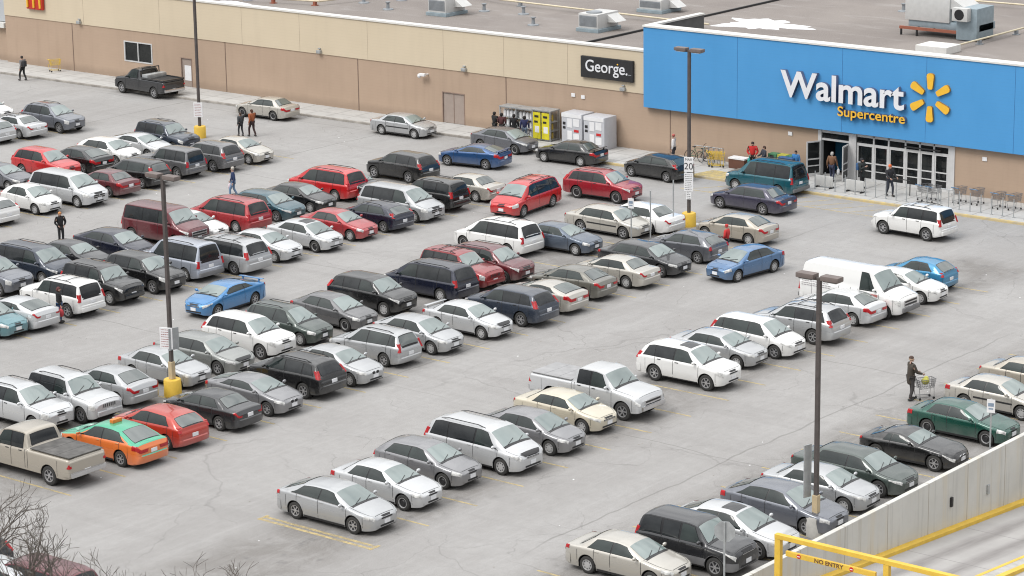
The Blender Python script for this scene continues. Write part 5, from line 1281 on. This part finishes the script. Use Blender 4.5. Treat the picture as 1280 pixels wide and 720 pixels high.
# ------------------------------------------------------------------ carts
def cart(x,y,rz,col,lab,grp='shopping carts',z=.0,load=False):
    r=tag(empty('shopping_cart',(x,y,z),rz),lab,'shopping cart',grp)
    r.scale=(.88,.88,.88); c=M[col]; w=M['wire']
    bot=[(-.30,-.22),(.42,-.16),(.42,.16),(-.30,.22)]; top=[(-.42,-.28),(.48,-.21),(.48,.21),(-.42,.28)]
    mb=MB(); zb,zt=.55,.98
    def P(c_,t): a=bot[c_]; b=top[c_]; return Vector((a[0]+(b[0]-a[0])*t,a[1]+(b[1]-a[1])*t,zb+(zt-zb)*t))
    for i in range(4):
        j=(i+1)%4
        for k in range(5): mb.tube(P(i,k/4),P(j,k/4),.008 if k<4 else .016,n=4)
        for k in range(8):
            t=k/8; a=P(i,0).lerp(P(j,0),t); b=P(i,1).lerp(P(j,1),t); mb.tube(a,b,.007,n=4)
    for k in range(7): t=k/6; mb.tube(P(0,0).lerp(P(1,0),t),P(3,0).lerp(P(2,0),t),.007,n=4)
    mb.build('basket',c if col=='yplastic' else w,r)
    mb=MB()
    for s in (-1,1):
        mb.path([(.40,s*.2,.12),(-.38,s*.24,.16),(-.45,s*.26,.60),(-.30,s*.22,.55)],.014,5); mb.tube((.40,s*.2,.14),(.40,s*.16,.55),.012,n=5)
        for i in range(2): mb.tube((-.35+.5*i,-.22,.15),(-.35+.5*i,.22,.15),.009,n=4)
    mb.build('frame',w if col!='yplastic' else c,r)
    mb=MB(); mb.path([(-.42,-.28,.98),(-.52,-.27,1.03),(-.52,.27,1.03),(-.42,.28,.98)],.02,6); mb.build('handle',c,r)
    for x_ in (.38,-.36):
        for s in (-1,1): mb=MB(); mb.lathe([(0,-.02),(.06,-.02),(.065,0),(.06,.02),(0,.02)],10,0,Matrix.Translation((x_,s*.2,.065))@Matrix.Rotation(R(90),4,'X')); mb.build('wheel',M['black'],r)
    if load:
        mb=MB(); mb.ell((.02,0,.76),.18,.15,.15); mb.ell((.08,.04,.86),.11,.10,.10); att2=mb.build('shopping_bag',simple('yellow_bag',(.50,.48,.08),.5),None,smooth=60,loc=(x,y,z),rz=rz)
        tag(att2,'bright yellow-green shopping bag in the cart pushed by the person in the aisle','bag')
    return r
SW=.13
cart(26.85,-1.65,R(60),'wire','wire shopping cart holding a yellow bag, pushed by the person in the aisle',None,0,True)
cart(-63.7,32.1,R(70),'yplastic','yellow shopping cart standing alone on the sidewalk at the far left','yellow carts',SW)
for i,(dx) in enumerate((0,.26)): cart(-6.4+dx,31.6-.08*i,R(35),'yplastic',('rear','front')[i]+' one of the two nested yellow carts beside the bicycle rack','yellow carts',SW)
for i,(x,y,rz,l) in enumerate(((8.1,30.7,70,'blue-handled cart standing just right of the sliding doors'),(8.75,30.6,75,'blue-handled cart close behind the one right of the sliding doors'),(10.0,31.2,80,'blue-handled cart third from the sliding doors'),(11.0,31.4,85,'blue-handled cart fourth from the sliding doors'),(12.4,31.2,80,'blue-handled cart near the right edge, left of the dark one'),(13.3,31.3,82,'dark blue-handled cart nearest the right edge'))): cart(x,y,R(rz),'bplastic',l,'blue carts',SW)
# cart barrier posts
for i in range(22):
    x=1.6+i*.66; y=29.85-.012*i
    if 8.0<x<8.4: continue
    mb=MB(); mb.tube((0,0,0),(0,0,1.0),.028,n=8); mb.tube((0,0,0),(0,0,.02),.07,n=8)
    o=mb.build('barrier_post',M['galv'],smooth=50,loc=(x,y,SW)); 
    tag(o,'slim grey barrier post along the yellow kerb in front of the doors','post','slim barrier posts along the kerb')
for x0,x1,y,lab in ((5.4,6.9,31.2,'low dark rail in front of the left sliding doors'),(9.3,10.1,30.4,'short pale rail bent over the blue carts')):
    mb=MB(); mb.path([(x0,y,SW),(x0,y,SW+.85),(x1,y,SW+.85),(x1,y,SW)],.028,8); tag(mb.build('rail',M['galv'] if x0>8 else M['black'],smooth=50),lab,'rail')
for x0,lab in ((1.35,'white plastic barrier panel by the open swing door'),(3.35,'white plastic barrier panel beside the person in the dark coat')):
    mb=MB(); mb.bbox(x0,x0+1.15,30.25,30.33,SW+.08,SW+.68,.03); b_=mb.build('barrier',M['hvac'],smooth=40); tag(b_,lab,'barrier','white barrier panels')
    for dx in (.1,1.0): mb=MB(); mb.bbox(x0+dx,x0+dx+.08,30.1,30.5,SW,SW+.09,.01); mb.build('foot',M['black'],b_)
# bicycles and rack
def bike(x,y,rz,col,lab,lean=R(6)):
    r=tag(empty('bicycle',(x,y,SW),rz),lab,'bicycle','bicycles at the rack'); r.rotation_euler.x=lean
    for wx in (-.52,.52):
        mb=MB(); Mx=Matrix.Translation((wx,0,.34))@Matrix.Rotation(R(90),4,'X')
        for i in range(24):
            a=2*math.pi*i/24; b=2*math.pi*(i+1)/24; mb.tube((wx+.33*math.cos(a),0,.34+.33*math.sin(a)),(wx+.33*math.cos(b),0,.34+.33*math.sin(b)),.02,n=5)
        w=mb.build('wheel',M['tyre'],r,smooth=60)
        mb=MB()
        for i in range(12): a=math.pi*i/6; mb.tube((wx,0,.34),(wx+.32*math.cos(a),0,.34+.32*math.sin(a)),.003,n=3)
        mb.tube((wx,-.04,.34),(wx,.04,.34),.03); mb.build('spokes',M['chrome'],w)
    mb=MB(); bb=(-.08,0,.30); st=(-.22,0,.80); hd=(.36,0,.86); ra=(-.52,0,.34); fa=(.52,0,.34)
    for a,b in ((bb,st),(bb,(.38,0,.78)),(st,(.36,0,.82)),(ra,bb),(ra,(-.20,0,.74)),((.36,0,.92),fa)): mb.tube(a,b,.017,n=6)
    mb.build('frame',col,r,smooth=60)
    mb=MB(); mb.path([(.36,0,.92),(.34,0,1.02),(.40,-.28,1.03)],.013,6); mb.path([(.34,0,1.02),(.40,.28,1.03)],.013,6); mb.build('handlebar',M['black'],r)
    mb=MB(); mb.ell((-.25,0,.88),.13,.07,.035); mb.tube((-.22,0,.78),(-.24,0,.87),.012); mb.build('saddle',M['black'],r,smooth=60)
    mb=MB(); mb.tube((-.08,-.09,.30),(-.08,.09,.30),.02); mb.tube((-.08,-.09,.30),(-.02,-.09,.16),.01); mb.tube((-.08,.09,.30),(-.14,.09,.44),.01); mb.build('crank',M['black'],r)
bike(-8.0,32.3,R(20),simple('bike_green',(.03,.16,.09),.4),'green bicycle leaning at the rack, left one')
bike(-7.2,31.9,R(-20),simple('bike_dark',(.03,.035,.04),.4),'dark bicycle leaning at the rack, right one')
mb=MB()
for i in range(4):
    x=-7.35+.36*i; mb.path([(x,32.5,SW),(x,32.3,SW+.95),(x,31.9,SW+1.0),(x,31.7,SW)],.022,6)
mb.tube((-8.2,32.1,SW+.98),(-6.2,32.1,SW+.98),.022); tag(mb.build('bike_rack',M['galv'],smooth=60),'pale bent-tube bicycle rack against the brown wall','bike rack')
# cages and cabinets by the wall
def cage(x,y,w,d,h,lab,yel,seed):
    r=tag(empty('display_cage',(x,y,SW)),lab,'cage','wire display cages at the wall')
    mb=MB()
    for a in (0,w):
        for b in (0,d): mb.box(a-.03,a+.03,b-.03,b+.03,0,h)
    for z in (.05,.6,1.15,h-.04): mb.box(0,w,-.02,d+.02,z,z+.03)
    for a in (0,w):
        for k in range(1,6): mb.tube((a,d*k/6,0),(a,d*k/6,h),.01,n=4)
    for k in range(1,9): mb.tube((w*k/9,d,0),(w*k/9,d,h),.01,n=4)
    mb.build('frame',M['galv'],r)
    rr=random.Random(seed); k=0
    for z in (.09,.64,1.19):
        mb=MB(); q=.06
        while q<w-.25:
            mb.tube((q+.12,d*.35,z),(q+.12,d*.35,z+.36),.11,n=10,m=0); mb.tube((q+.12,d*.35,z+.36),(q+.12,d*.35,z+.42),.05,n=8,m=0); mb.tube((q+.12,d*.7,z),(q+.12,d*.7,z+.36),.11,n=10,m=rr.choice((0,1))); q+=.27
        mb.build('shelf_load',[M['signwhite'],M['yplastic']],r,smooth=50)
    if yel:
        for i in range(2):
            a=.06+i*(w/2); mb=MB(); mb.bbox(a,a+w/2-.1,-.06,-.035,.12,h-.1,.004,0)
            mb.box(a+.12,a+w/2-.24,-.067,-.061,h-.42,h-.28,1); mb.box(a+.1,a+w/2-.3,-.067,-.061,h-.75,h-.62,1); mb.box(a+.15,a+w/2-.2,-.067,-.061,h-1.35,h-.95,2)
            mb.build('door_panel',[simple('yellow_panel',(.70,.62,.03),.4),M['ink'],M['signwhite']],r)
    mb=MB(); mb.box(-.05,w+.05,-.05,d+.05,h,h+.06); mb.build('top',M['galv'],r)
cage(-22.75,32.0,1.25,.8,1.78,'leftmost wire cage of white bottles at the wall behind the waiting people',0,1)
cage(-21.45,31.95,1.28,.8,1.78,'middle wire cage of white bottles at the wall behind the waiting people',0,2)
cage(-20.1,31.9,1.35,.9,1.85,'wire cage with two bright yellow door panels at the wall',1,3)
def cabinet(x,y,lab):
    r=tag(empty('vending_cabinet',(x,y,SW)),lab,'cabinet','white vending cabinets at the wall')
    mb=MB(); mb.bbox(0,1.55,0,1.25,0,1.98,.03); mb.build('body',simple('cabinet_white',(.48,.49,.52),.5,var=.05),r,smooth=40)
    mb=MB(); mb.bbox(0.0,1.5,-.02,-.002,1.72,1.95,.003); mb.build('header',M['signwhite'],r)
    for i,(a,b,c,d,m_) in enumerate(((.1,.3,1.25,1.42,'ink'),(.1,.3,1.0,1.15,'ink'),(.45,.8,1.1,1.65,'signwhite'),(.9,1.35,1.2,1.66,'signwhite'),(.95,1.3,.85,1.0,'redpaint'),(.45,.8,.35,.9,'signwhite'),(.9,1.35,.3,.75,'signwhite'))):
        mb=MB(); mb.bbox(a,b,-.02,-.002,c,d,.003); mb.build('panel',M[m_],r)
cabinet(-17.75,31.75,'left white vending cabinet standing at the brown wall'); cabinet(-15.95,31.6,'right white vending cabinet standing at the brown wall')
# sale display by the doors
r=tag(empty('sale_display',(-2.9,31.9,SW)),'green and yellow boxed sale display against the wall left of the doors','display')
for i,(z,c_) in enumerate(((0,'green_box'),(.4,'yellow_box'),(.8,'yellow_box'))):
    cc={'green_box':(.07,.22,.07),'yellow_box':(.42,.40,.06)}[c_]
    for k in range(3): mb=MB(); mb.bbox(k*.62+.0,k*.62+.58,0,.5,z,z+.34,.02); mb.box(k*.62+.15,k*.62+.4,-.006,.01,z+.1,z+.26,1); mb.build('box',[simple(c_,cc if (k+i)%2 else (.06,.20,.10),.5),M['ink']],r)
mb=MB(); mb.bbox(-5.5,-4.4,31.7,32.3,SW,SW+.55,.04); mb.box(-5.52,-4.38,31.68,32.32,SW+.56,SW+.64,1); tag(mb.build('bin',[simple('bin_brown',(.12,.05,.03),.6),M['signwhite']]),'low brown bin with white lid at the feet of the woman in red','bin')
mb=MB(); mb.bbox(-.6,.35,-.4,.4,.0,1.05,.05); mb.bbox(-.62,.37,-.42,.42,1.0,1.1,.03); tag(mb.build('blue_cabinet',simple('cart_blue_dark',(.03,.10,.25),.5),loc=(-1.35,31.9,SW)),'dark blue stand beside the open entrance door','stand')
# litter and small grit
mb=MB(); rr=random.Random(11)
for i in range(500):
    x=rr.uniform(-60,32); y=rr.uniform(-40,29); s_=rr.uniform(.015,.05)
    mb.add([(x-s_,y,.006),(x,y-s_*.7,.006),(x+s_,y+.01,.006),(x,y+s_,.02)],[(0,1,3),(1,2,3),(0,3,2)],rr.choice((0,0,1)))
tag(mb.build('grit',[M['kerbc'],M['signwhite']]),'scattered grit and scraps of litter on the asphalt','grit',kind='stuff')
# ------------------------------------------------------------------ people
def skinmesh(name,vs,es,rad,mat,parent,sub=1):
    bm=bmesh.new(); L=bm.verts.layers.skin.verify()
    V_=[bm.verts.new(v) for v in vs]
    for i,v in enumerate(V_): r_=rad[i]; v[L].radius=(r_,r_) if not isinstance(r_,tuple) else r_
    V_[0][L].use_root=True
    for a,b in es: bm.edges.new((V_[a],V_[b]))
    me=bpy.data.meshes.new('t'); bm.to_mesh(me); bm.free()
    o=bpy.data.objects.new('t',me); COL.objects.link(o)
    m1=o.modifiers.new('s','SKIN'); m1.use_smooth_shade=True; m2=o.modifiers.new('u','SUBSURF'); m2.levels=sub; m2.render_levels=sub
    bpy.context.view_layer.update()
    me2=bpy.data.meshes.new_from_object(o.evaluated_get(bpy.context.evaluated_depsgraph_get()))
    bpy.data.objects.remove(o); me2.name=name; me2.materials.clear()
    for m in (mat if isinstance(mat,list) else [mat]): me2.materials.append(m)
    o=bpy.data.objects.new(name,me2); COL.objects.link(o)
    if parent: o.parent=parent
    return o
CL={}
def cloth(c):
    if c not in CL: CL[c]=simple('cloth_%d'%len(CL),c,.85,var=.1,scale=9)
    return CL[c]
def person(x,y,z,rz,lab,coat,legs,hair=(.05,.03,.02),hat=None,stride=.0,arms='down',h=1.72,longcoat=False,pack=None,bag=None,shoe=(.03,.03,.03),group=None,hood=False):
    k=h/1.72; s=stride
    def S(p): return (p[0]*k,p[1]*k,p[2]*k)
    # joints
    hips=[(0,.09,.90),(0,-.09,.90)]; knee=[(.5*s+.04,.10,.50),(-.30*s+.05*(s>0)+.03,-.10,.50)]; ank=[(s*.62,.10,.09),(-s*.75,-.10,.09+.10*s)]
    sh=[(0,.185,1.41),(0,-.185,1.41)]
    if arms=='down': el=[(-.05-.25*s,.25,1.13),(.02+.25*s,-.25,1.13)]; wr=[(.03-.2*s,.27,.88),(.12+.35*s,-.27,.90)]
    elif arms=='push': el=[(.12,.25,1.16),(.12,-.25,1.16)]; wr=[(.38,.22,1.07),(.38,-.22,1.07)]
    elif arms=='phone': el=[(.06,.22,1.14),(.06,-.22,1.14)]; wr=[(.27,.07,1.30),(.27,-.07,1.28)]
    else: el=[(-.02,.30,1.15),(-.02,-.30,1.15)]; wr=[(.12,.16,1.0),(.12,-.16,1.0)]   # 'hips'
    vs=[(0,0,.95),(0,0,1.15),(.01,0,1.36),(0,0,1.47),(.02,0,1.56),(.025,0,1.63),(.01,0,1.675)]; rad=[.115,.11,.12,.052,.062,.083,.070]; es=[(0,1),(1,2),(2,3),(3,4),(4,5),(5,6)]
    def add(a,p,r): vs.append(p); rad.append(r); es.append((a,len(vs)-1)); return len(vs)-1
    for i in (0,1):
        a=add(2,sh[i],.055); a=add(a,el[i],.040); a=add(a,wr[i],.026)
        d=(Vector(wr[i])-Vector(el[i])).normalized(); add(a,tuple(Vector(wr[i])+d*.08),.030)
        b=add(0,hips[i],.085); b=add(b,knee[i],.055); b=add(b,ank[i],.038); add(b,(ank[i][0]+.15,ank[i][1],ank[i][2]-.05),.032)
    body=skinmesh('person',[S(v) for v in vs],es,[r*k for r in rad],[M['skin'],M['ink'],simple('lips',(.35,.12,.10),.6)],None,1)
    # face, ears and fingers welded into the same mesh
    mb=MB()
    hd=Vector((.025,0,1.625))
    mb.ell(hd+Vector((.088,0,-.012)),.018,.012,.022); mb.ell(hd+Vector((.02,.085,-.005)),.015,.008,.03); mb.ell(hd+Vector((.02,-.085,-.005)),.015,.008,.03)
    for q in (.032,-.032): mb.ell(hd+Vector((.078,q,.012)),.010,.012,.008,1,6,4)
    mb.ell(hd+Vector((.075,0,-.05)),.010,.024,.006,2,6,4)
    for i in (0,1):
        d=(Vector(wr[i])-Vector(el[i])).normalized(); p=Vector(wr[i])+d*.07; u=Vector((1,0,0)) if abs(d.x)<.8 else Vector((0,0,-1)); u=(u-d*u.dot(d)).normalized(); n_=d.cross(u)
        sg=1 if i else -1
        for f,(o_,l) in enumerate(((-.028,.062),(-.009,.072),(.010,.068),(.028,.054))):
            a=p+u*o_; b=a+d*l*.55+n_*(.006*sg); c=b+d*l*.4+n_*(.022*sg); mb.tube(a,b,.010,.009,6); mb.tube(b,c,.009,.007,6)
        a=Vector(wr[i])+d*.03+u*.022; b=a+u*.03+d*.03; c=b+d*.03+n_*.01*sg; mb.tube(a,b,.012,.010,6); mb.tube(b,c,.010,.008,6)
    ex=mb.build('x',[M['skin']]); bm=bmesh.new(); bm.from_mesh(body.data)
    me=ex.data
    for v in me.vertices: v.co=Vector(S(v.co))
    bm.from_mesh(me); bm.to_mesh(body.data); bm.free(); bpy.data.objects.remove(ex)
    body.location=(x,y,z); body.rotation_euler=(0,0,rz); tag(body,lab,'person',group)
    # clothes
    e=.022
    vs=[(0,0,.93),(0,0,1.12),(.0,0,1.36),(0,0,1.46)]; rad=[.165,.158,.175,.082]; es=[(0,1),(1,2),(2,3)]
    if longcoat: vs.append((0,0,.62)); rad.append(.18); es.append((0,4))
    for i in (0,1): a=add(2,(sh[i][0],sh[i][1]*1.04,sh[i][2]+.015),.098); a=add(a,el[i],.068); a=add(a,wr[i],.047)
    skinmesh('jacket',[S(v) for v in vs],es,[r*k for r in rad],cloth(coat),body,1)
    vs=[(0,0,.93)]; rad=[.13]; es=[]
    for i in (0,1): b=add(0,hips[i],.105); b=add(b,knee[i],.075); b=add(b,ank[i],.058)
    skinmesh('trousers',[S(v) for v in vs],es,[r*k for r in rad],cloth(legs),body,1)
    for i in (0,1):
        mb=MB(); a=ank[i]; mb.ell((a[0]+.06,a[1],a[2]-.035),.15,.055,.055); o=mb.build('shoe',cloth(shoe),body,smooth=60)
        for v in o.data.vertices: v.co=Vector(S(v.co))
    mb=MB(); mb.ell((.0,0,1.655),.098,.092,.085,n=12)
    if hat: mb.ell((.0,0,1.70),.10,.095,.075,1,12)
    elif hood: mb.ell((-.04,0,1.62),.10,.11,.13,0,12)
    else: mb.ell((-.045,0,1.60),.07,.088,.09,0,12)
    o=mb.build('hat' if hat else 'hair',[cloth(hair),cloth(hat or hair)],body,smooth=60)
    for v in o.data.vertices: v.co=Vector(S(v.co))
    if pack:
        mb=MB(); mb.bbox(-.34,-.14,-.15,.15,1.02,1.44,.06); o=mb.build('backpack',cloth(pack),None,smooth=50,loc=(x,y,z),rz=rz); tag(o,('dark' if pack[2]<.1 else 'blue')+' backpack worn by the '+' '.join(lab.split()[:6]),'backpack')
    if bag:
        p=wr[1]; mb=MB(); mb.ell((p[0]+.02,p[1]-.04,p[2]-.34),.13,.09,.20,n=12); mb.tube((p[0],p[1],p[2]-.02),(p[0]+.02,p[1]-.04,p[2]-.18),.02,n=6); o=mb.build('shopping_bag',cloth(bag),None,smooth=60,loc=(x,y,z),rz=rz); tag(o,'bag carried by the '+' '.join(lab.split()[:7]),'bag')
    return body
D=R
person(-63.3,28.75,0,D(180),'pedestrian in a grey-black jacket walking with a backpack at the far left kerb',(.16,.15,.15),(.015,.015,.017),hat=(.02,.02,.02),stride=.32,pack=(.03,.03,.035))
person(-36.3,22.9,0,D(165),'shorter person in a dark jacket walking beside the person in rust orange',(.05,.055,.06),(.03,.03,.035),stride=.2,h=1.5)
person(-35.6,23.2,0,D(170),'person in a rust orange coat walking behind the silver sedan',(.30,.085,.03),(.04,.02,.02),hair=(.06,.02,.01),stride=.3,h=1.72)
person(-24.1,9.75,0,D(215),'man in a navy jacket and pale jeans carrying a pale bag across the third aisle',(.02,.035,.10),(.16,.24,.36),hair=(.55,.52,.45),hat=(.5,.47,.42),stride=.28,bag=(.62,.52,.56))
person(-23.6,-3.6,0,D(-20),'blond woman in a black coat standing behind the charcoal and navy sedans',(.012,.012,.014),(.02,.02,.022),hair=(.50,.22,.08),arms='hips')
person(-11.7,-14.45,0,D(35),'man in a black jacket and blue jeans holding something red beside the white boxy SUV',(.013,.013,.015),(.035,.075,.16),hair=(.10,.03,.03),bag=(.45,.05,.06))
person(26.5,-2.2,0,D(58),'person in a long olive-brown coat pushing a cart up the right aisle',(.055,.045,.035),(.05,.045,.045),hair=(.5,.35,.25),hat=(.08,.05,.04),arms='push',longcoat=True,stride=.12,h=1.86)
for i,(x,y,lab,c,l) in enumerate(((-22.3,30.9,'leftmost of the waiting people, black hooded, by the bottle cages',(.015,.015,.016),(.02,.02,.02)),(-21.7,30.85,'second waiting person, dark red hooded, by the bottle cages',(.07,.02,.022),(.02,.02,.02)),(-20.85,31.0,'third waiting person, in a long black coat, by the bottle cages',(.01,.01,.012),(.015,.015,.015)),(-19.95,30.9,'person in a navy hooded jacket standing before the yellow cage panels',(.02,.025,.08),(.10,.13,.18)))):
    person(x,y,SW,D(85+12*i),lab,c,l,hair=(.015,.012,.012),hood=True,arms=('phone','hips','down','down')[i],longcoat=i==2,h=1.65)
person(-8.9,31.0,SW,D(200),'person in a white jacket behind the lamp post with the speed limit sign',(.62,.60,.60),(.04,.04,.05),hair=(.35,.10,.08),hat=(.45,.12,.10),h=1.7)
person(-3.75,31.6,SW,D(-60),'woman in a red jacket holding a teal bag by the sale display',(.50,.02,.02),(.015,.013,.013),hair=(.02,.01,.01),bag=(.03,.30,.28),h=1.75,arms='hips')
person(-2.95,31.6,SW,D(240),'person in a dark jacket facing the woman in red',(.03,.035,.05),(.02,.02,.02),hair=(.06,.03,.02),arms='push',h=1.6)
person(-1.0,31.9,SW,D(-80),'small person in a bright blue jacket left of the open entrance door',(.04,.18,.42),(.02,.02,.03),hair=(.02,.012,.01),h=1.5)
person(1.45,31.85,SW,D(100),'person in a brown coat walking in through the open entrance door with a white bag',(.17,.085,.045),(.03,.035,.07),hair=(.4,.38,.36),bag=(.62,.62,.64),stride=.15)
person(3.75,31.3,SW,D(-5),'person in a dark coat looking at a phone before the sliding doors',(.03,.035,.035),(.012,.012,.014),hair=(.02,.02,.025),hood=True,arms='phone',pack=(.04,.10,.22),longcoat=True)
person(6.05,30.45,SW,D(-25),'person in black with a bright orange hat walking out past the sliding doors',(.018,.018,.022),(.03,.035,.05),hair=(.60,.12,.04),hat=(.65,.14,.04),stride=.25,arms='push',h=1.75)
person(6.3,14.1,0,D(190),'person in a red jacket and cap between the slate hatchback and blue sedan',(.50,.03,.03),(.03,.03,.035),hair=(.5,.05,.05),hat=(.5,.04,.04),arms='hips',h=1.65)

# ------------------------------------------------------------------ bare trees
BARK=simple('bark_grey',(.14,.12,.105),.9,c2=(.07,.06,.05),scale=8)
def tree(x,y,h,seed,lab,spread=1.0):
    rr=random.Random(seed); r=tag(empty('bare_tree',(x,y,0)),lab,'tree','bare trees at the near edge of the lot')
    tr=MB(); cr=MB()
    def grow(p,d,l,ra,lev,mb):
        n=3; q=p; seg=[q]
        for i in range(n):
            d=(d+Vector((rr.uniform(-1,1),rr.uniform(-1,1),rr.uniform(-.5,.8)))*.16).normalized(); q2=q+d*l/n
            mb.tube(q,q2,ra*(1-.28*i/n),ra*(1-.28*(i+1)/n),6 if lev<2 else (4 if lev<4 else 3),cap=False); q=q2; seg.append(q)
        if lev>=5 or ra<.004: return
        k=rr.choice((2,3,3,4)) if lev else 5
        for i in range(k):
            a=rr.uniform(0,6.28); o=d.orthogonal().normalized(); o=(Matrix.Rotation(a+i*2.1,3,d)@o)
            nd=(d*.85+o*rr.uniform(.45,.95)*spread+Vector((0,0,.18))).normalized()
            grow(q if i<2 else seg[rr.choice((1,2))],nd,l*rr.uniform(.62,.82),max(ra*rr.uniform(.5,.66),.0075),lev+1,cr)
    tr.tube((0,0,0),(0,0,h*.34),.11,.085,8); grow(Vector((0,0,h*.34)),Vector((.04,.02,1)),h*.21,.08,0,cr)
    tr.build('trunk',BARK,r,smooth=60); cr.build('crown',BARK,r,smooth=60)

TREES=[(20.6, -46.6, 8.1, 3, 'tallest bare tree, its branches crossing the dark grey SUV', 1.0), (24.6, -47.9, 8.0, 5, 'bare tree in front of the white-roofed wagon', 1.0), (28.4, -47.8, 7.5, 8, 'bare tree showing only twig tips beside the maroon minivan', 1.0), (31.2, -46.6, 7.7, 12, 'bare tree farthest from the maroon minivan, a low fan of twigs', 1.0)]
EXPO=0.8
for a in TREES: tree(*a)
# ------------------------------------------------------------------ camera and light
cd=bpy.data.cameras.new('Camera'); cam=bpy.data.objects.new('Camera',cd); COL.objects.link(cam); sc.camera=cam
f,pit,rol,yaw,H=3341.8101,.2515687,-.0147132,.6767019,32.25504
c,s=math.cos,math.sin
fw=Vector((-s(yaw)*c(pit),c(yaw)*c(pit),-s(pit))); rt=Vector((c(yaw),s(yaw),0)); up=rt.cross(fw)
r_=rt*c(rol)+up*s(rol); u_=-rt*s(rol)+up*c(rol)
mt=Matrix(((r_.x,u_.x,-fw.x,80),(r_.y,u_.y,-fw.y,-95),(r_.z,u_.z,-fw.z,H),(0,0,0,1))); cam.matrix_world=mt
cd.sensor_width=36; cd.lens=f/1280*36; cd.clip_start=1; cd.clip_end=2000
w=bpy.data.worlds.new('World'); sc.world=w; w.use_nodes=True; nt=w.node_tree; bg=nt.nodes['Background']
sky=nt.nodes.new('ShaderNodeTexSky'); sky.sky_type='NISHITA'; sky.sun_disc=False
SE,SR=R(50),R(200)
sky.sun_elevation=SE; sky.sun_rotation=SR; sky.dust_density=4; sky.air_density=1.2
hs=nt.nodes.new('ShaderNodeHueSaturation'); hs.inputs['Saturation'].default_value=.16; hs.inputs['Value'].default_value=1
nt.links.new(sky.outputs[0],hs.inputs['Color'])
mx=nt.nodes.new('ShaderNodeMix'); mx.data_type='RGBA'; mx.inputs[0].default_value=.92; 
tcw=nt.nodes.new('ShaderNodeTexCoord'); spw=nt.nodes.new('ShaderNodeSeparateXYZ'); nt.links.new(tcw.outputs['Generated'],spw.inputs[0])
crw=nt.nodes.new('ShaderNodeValToRGB'); crw.color_ramp.elements[0].position=.0; crw.color_ramp.elements[0].color=(.11,.112,.115,1); crw.color_ramp.elements[1].position=.9; crw.color_ramp.elements[1].color=(1,1,1,1)
nt.links.new(spw.outputs[2],crw.inputs[0])
cl=nt.nodes.new('ShaderNodeTexNoise'); cl.inputs['Scale'].default_value=3.2; cl.inputs['Detail'].default_value=5; cl.inputs['Distortion'].default_value=.4; nt.links.new(tcw.outputs['Generated'],cl.inputs['Vector'])
clr=nt.nodes.new('ShaderNodeValToRGB'); clr.color_ramp.elements[0].position=.35; clr.color_ramp.elements[0].color=(.55,.56,.585,1); clr.color_ramp.elements[1].position=.65; clr.color_ramp.elements[1].color=(1.25,1.25,1.24,1); nt.links.new(cl.outputs['Fac'],clr.inputs[0])
clm=nt.nodes.new('ShaderNodeVectorMath'); clm.operation='MULTIPLY'; nt.links.new(crw.outputs[0],clm.inputs[0]); nt.links.new(clr.outputs[0],clm.inputs[1])
vmw=nt.nodes.new('ShaderNodeVectorMath'); vmw.operation='SCALE'; vmw.inputs['Scale'].default_value=8.9; nt.links.new(clm.outputs[0],vmw.inputs[0]); nt.links.new(vmw.outputs[0],mx.inputs[7])   # cloud deck, brighter overhead
nt.links.new(hs.outputs[0],mx.inputs[6]); nt.links.new(mx.outputs[2],bg.inputs['Color']); bg.inputs['Strength'].default_value=.15
sl=bpy.data.lights.new('sun','SUN'); sl.energy=1.1; sl.angle=R(25); sl.color=(1,.97,.93); so=bpy.data.objects.new('sun',sl); COL.objects.link(so)
# nishita: rotation measured clockwise from +Y
d=Vector((math.sin(SR)*math.cos(SE),math.cos(SR)*math.cos(SE),math.sin(SE))); so.rotation_euler=d.to_track_quat('Z','Y').to_euler()
v=sc.view_settings; v.view_transform='Standard'; v.look='None'; v.gamma=1; v.use_curve_mapping=False; v.exposure=EXPO
sc.cycles.filter_width=1.1; sc.cycles.max_bounces=6; sc.cycles.use_denoising=True
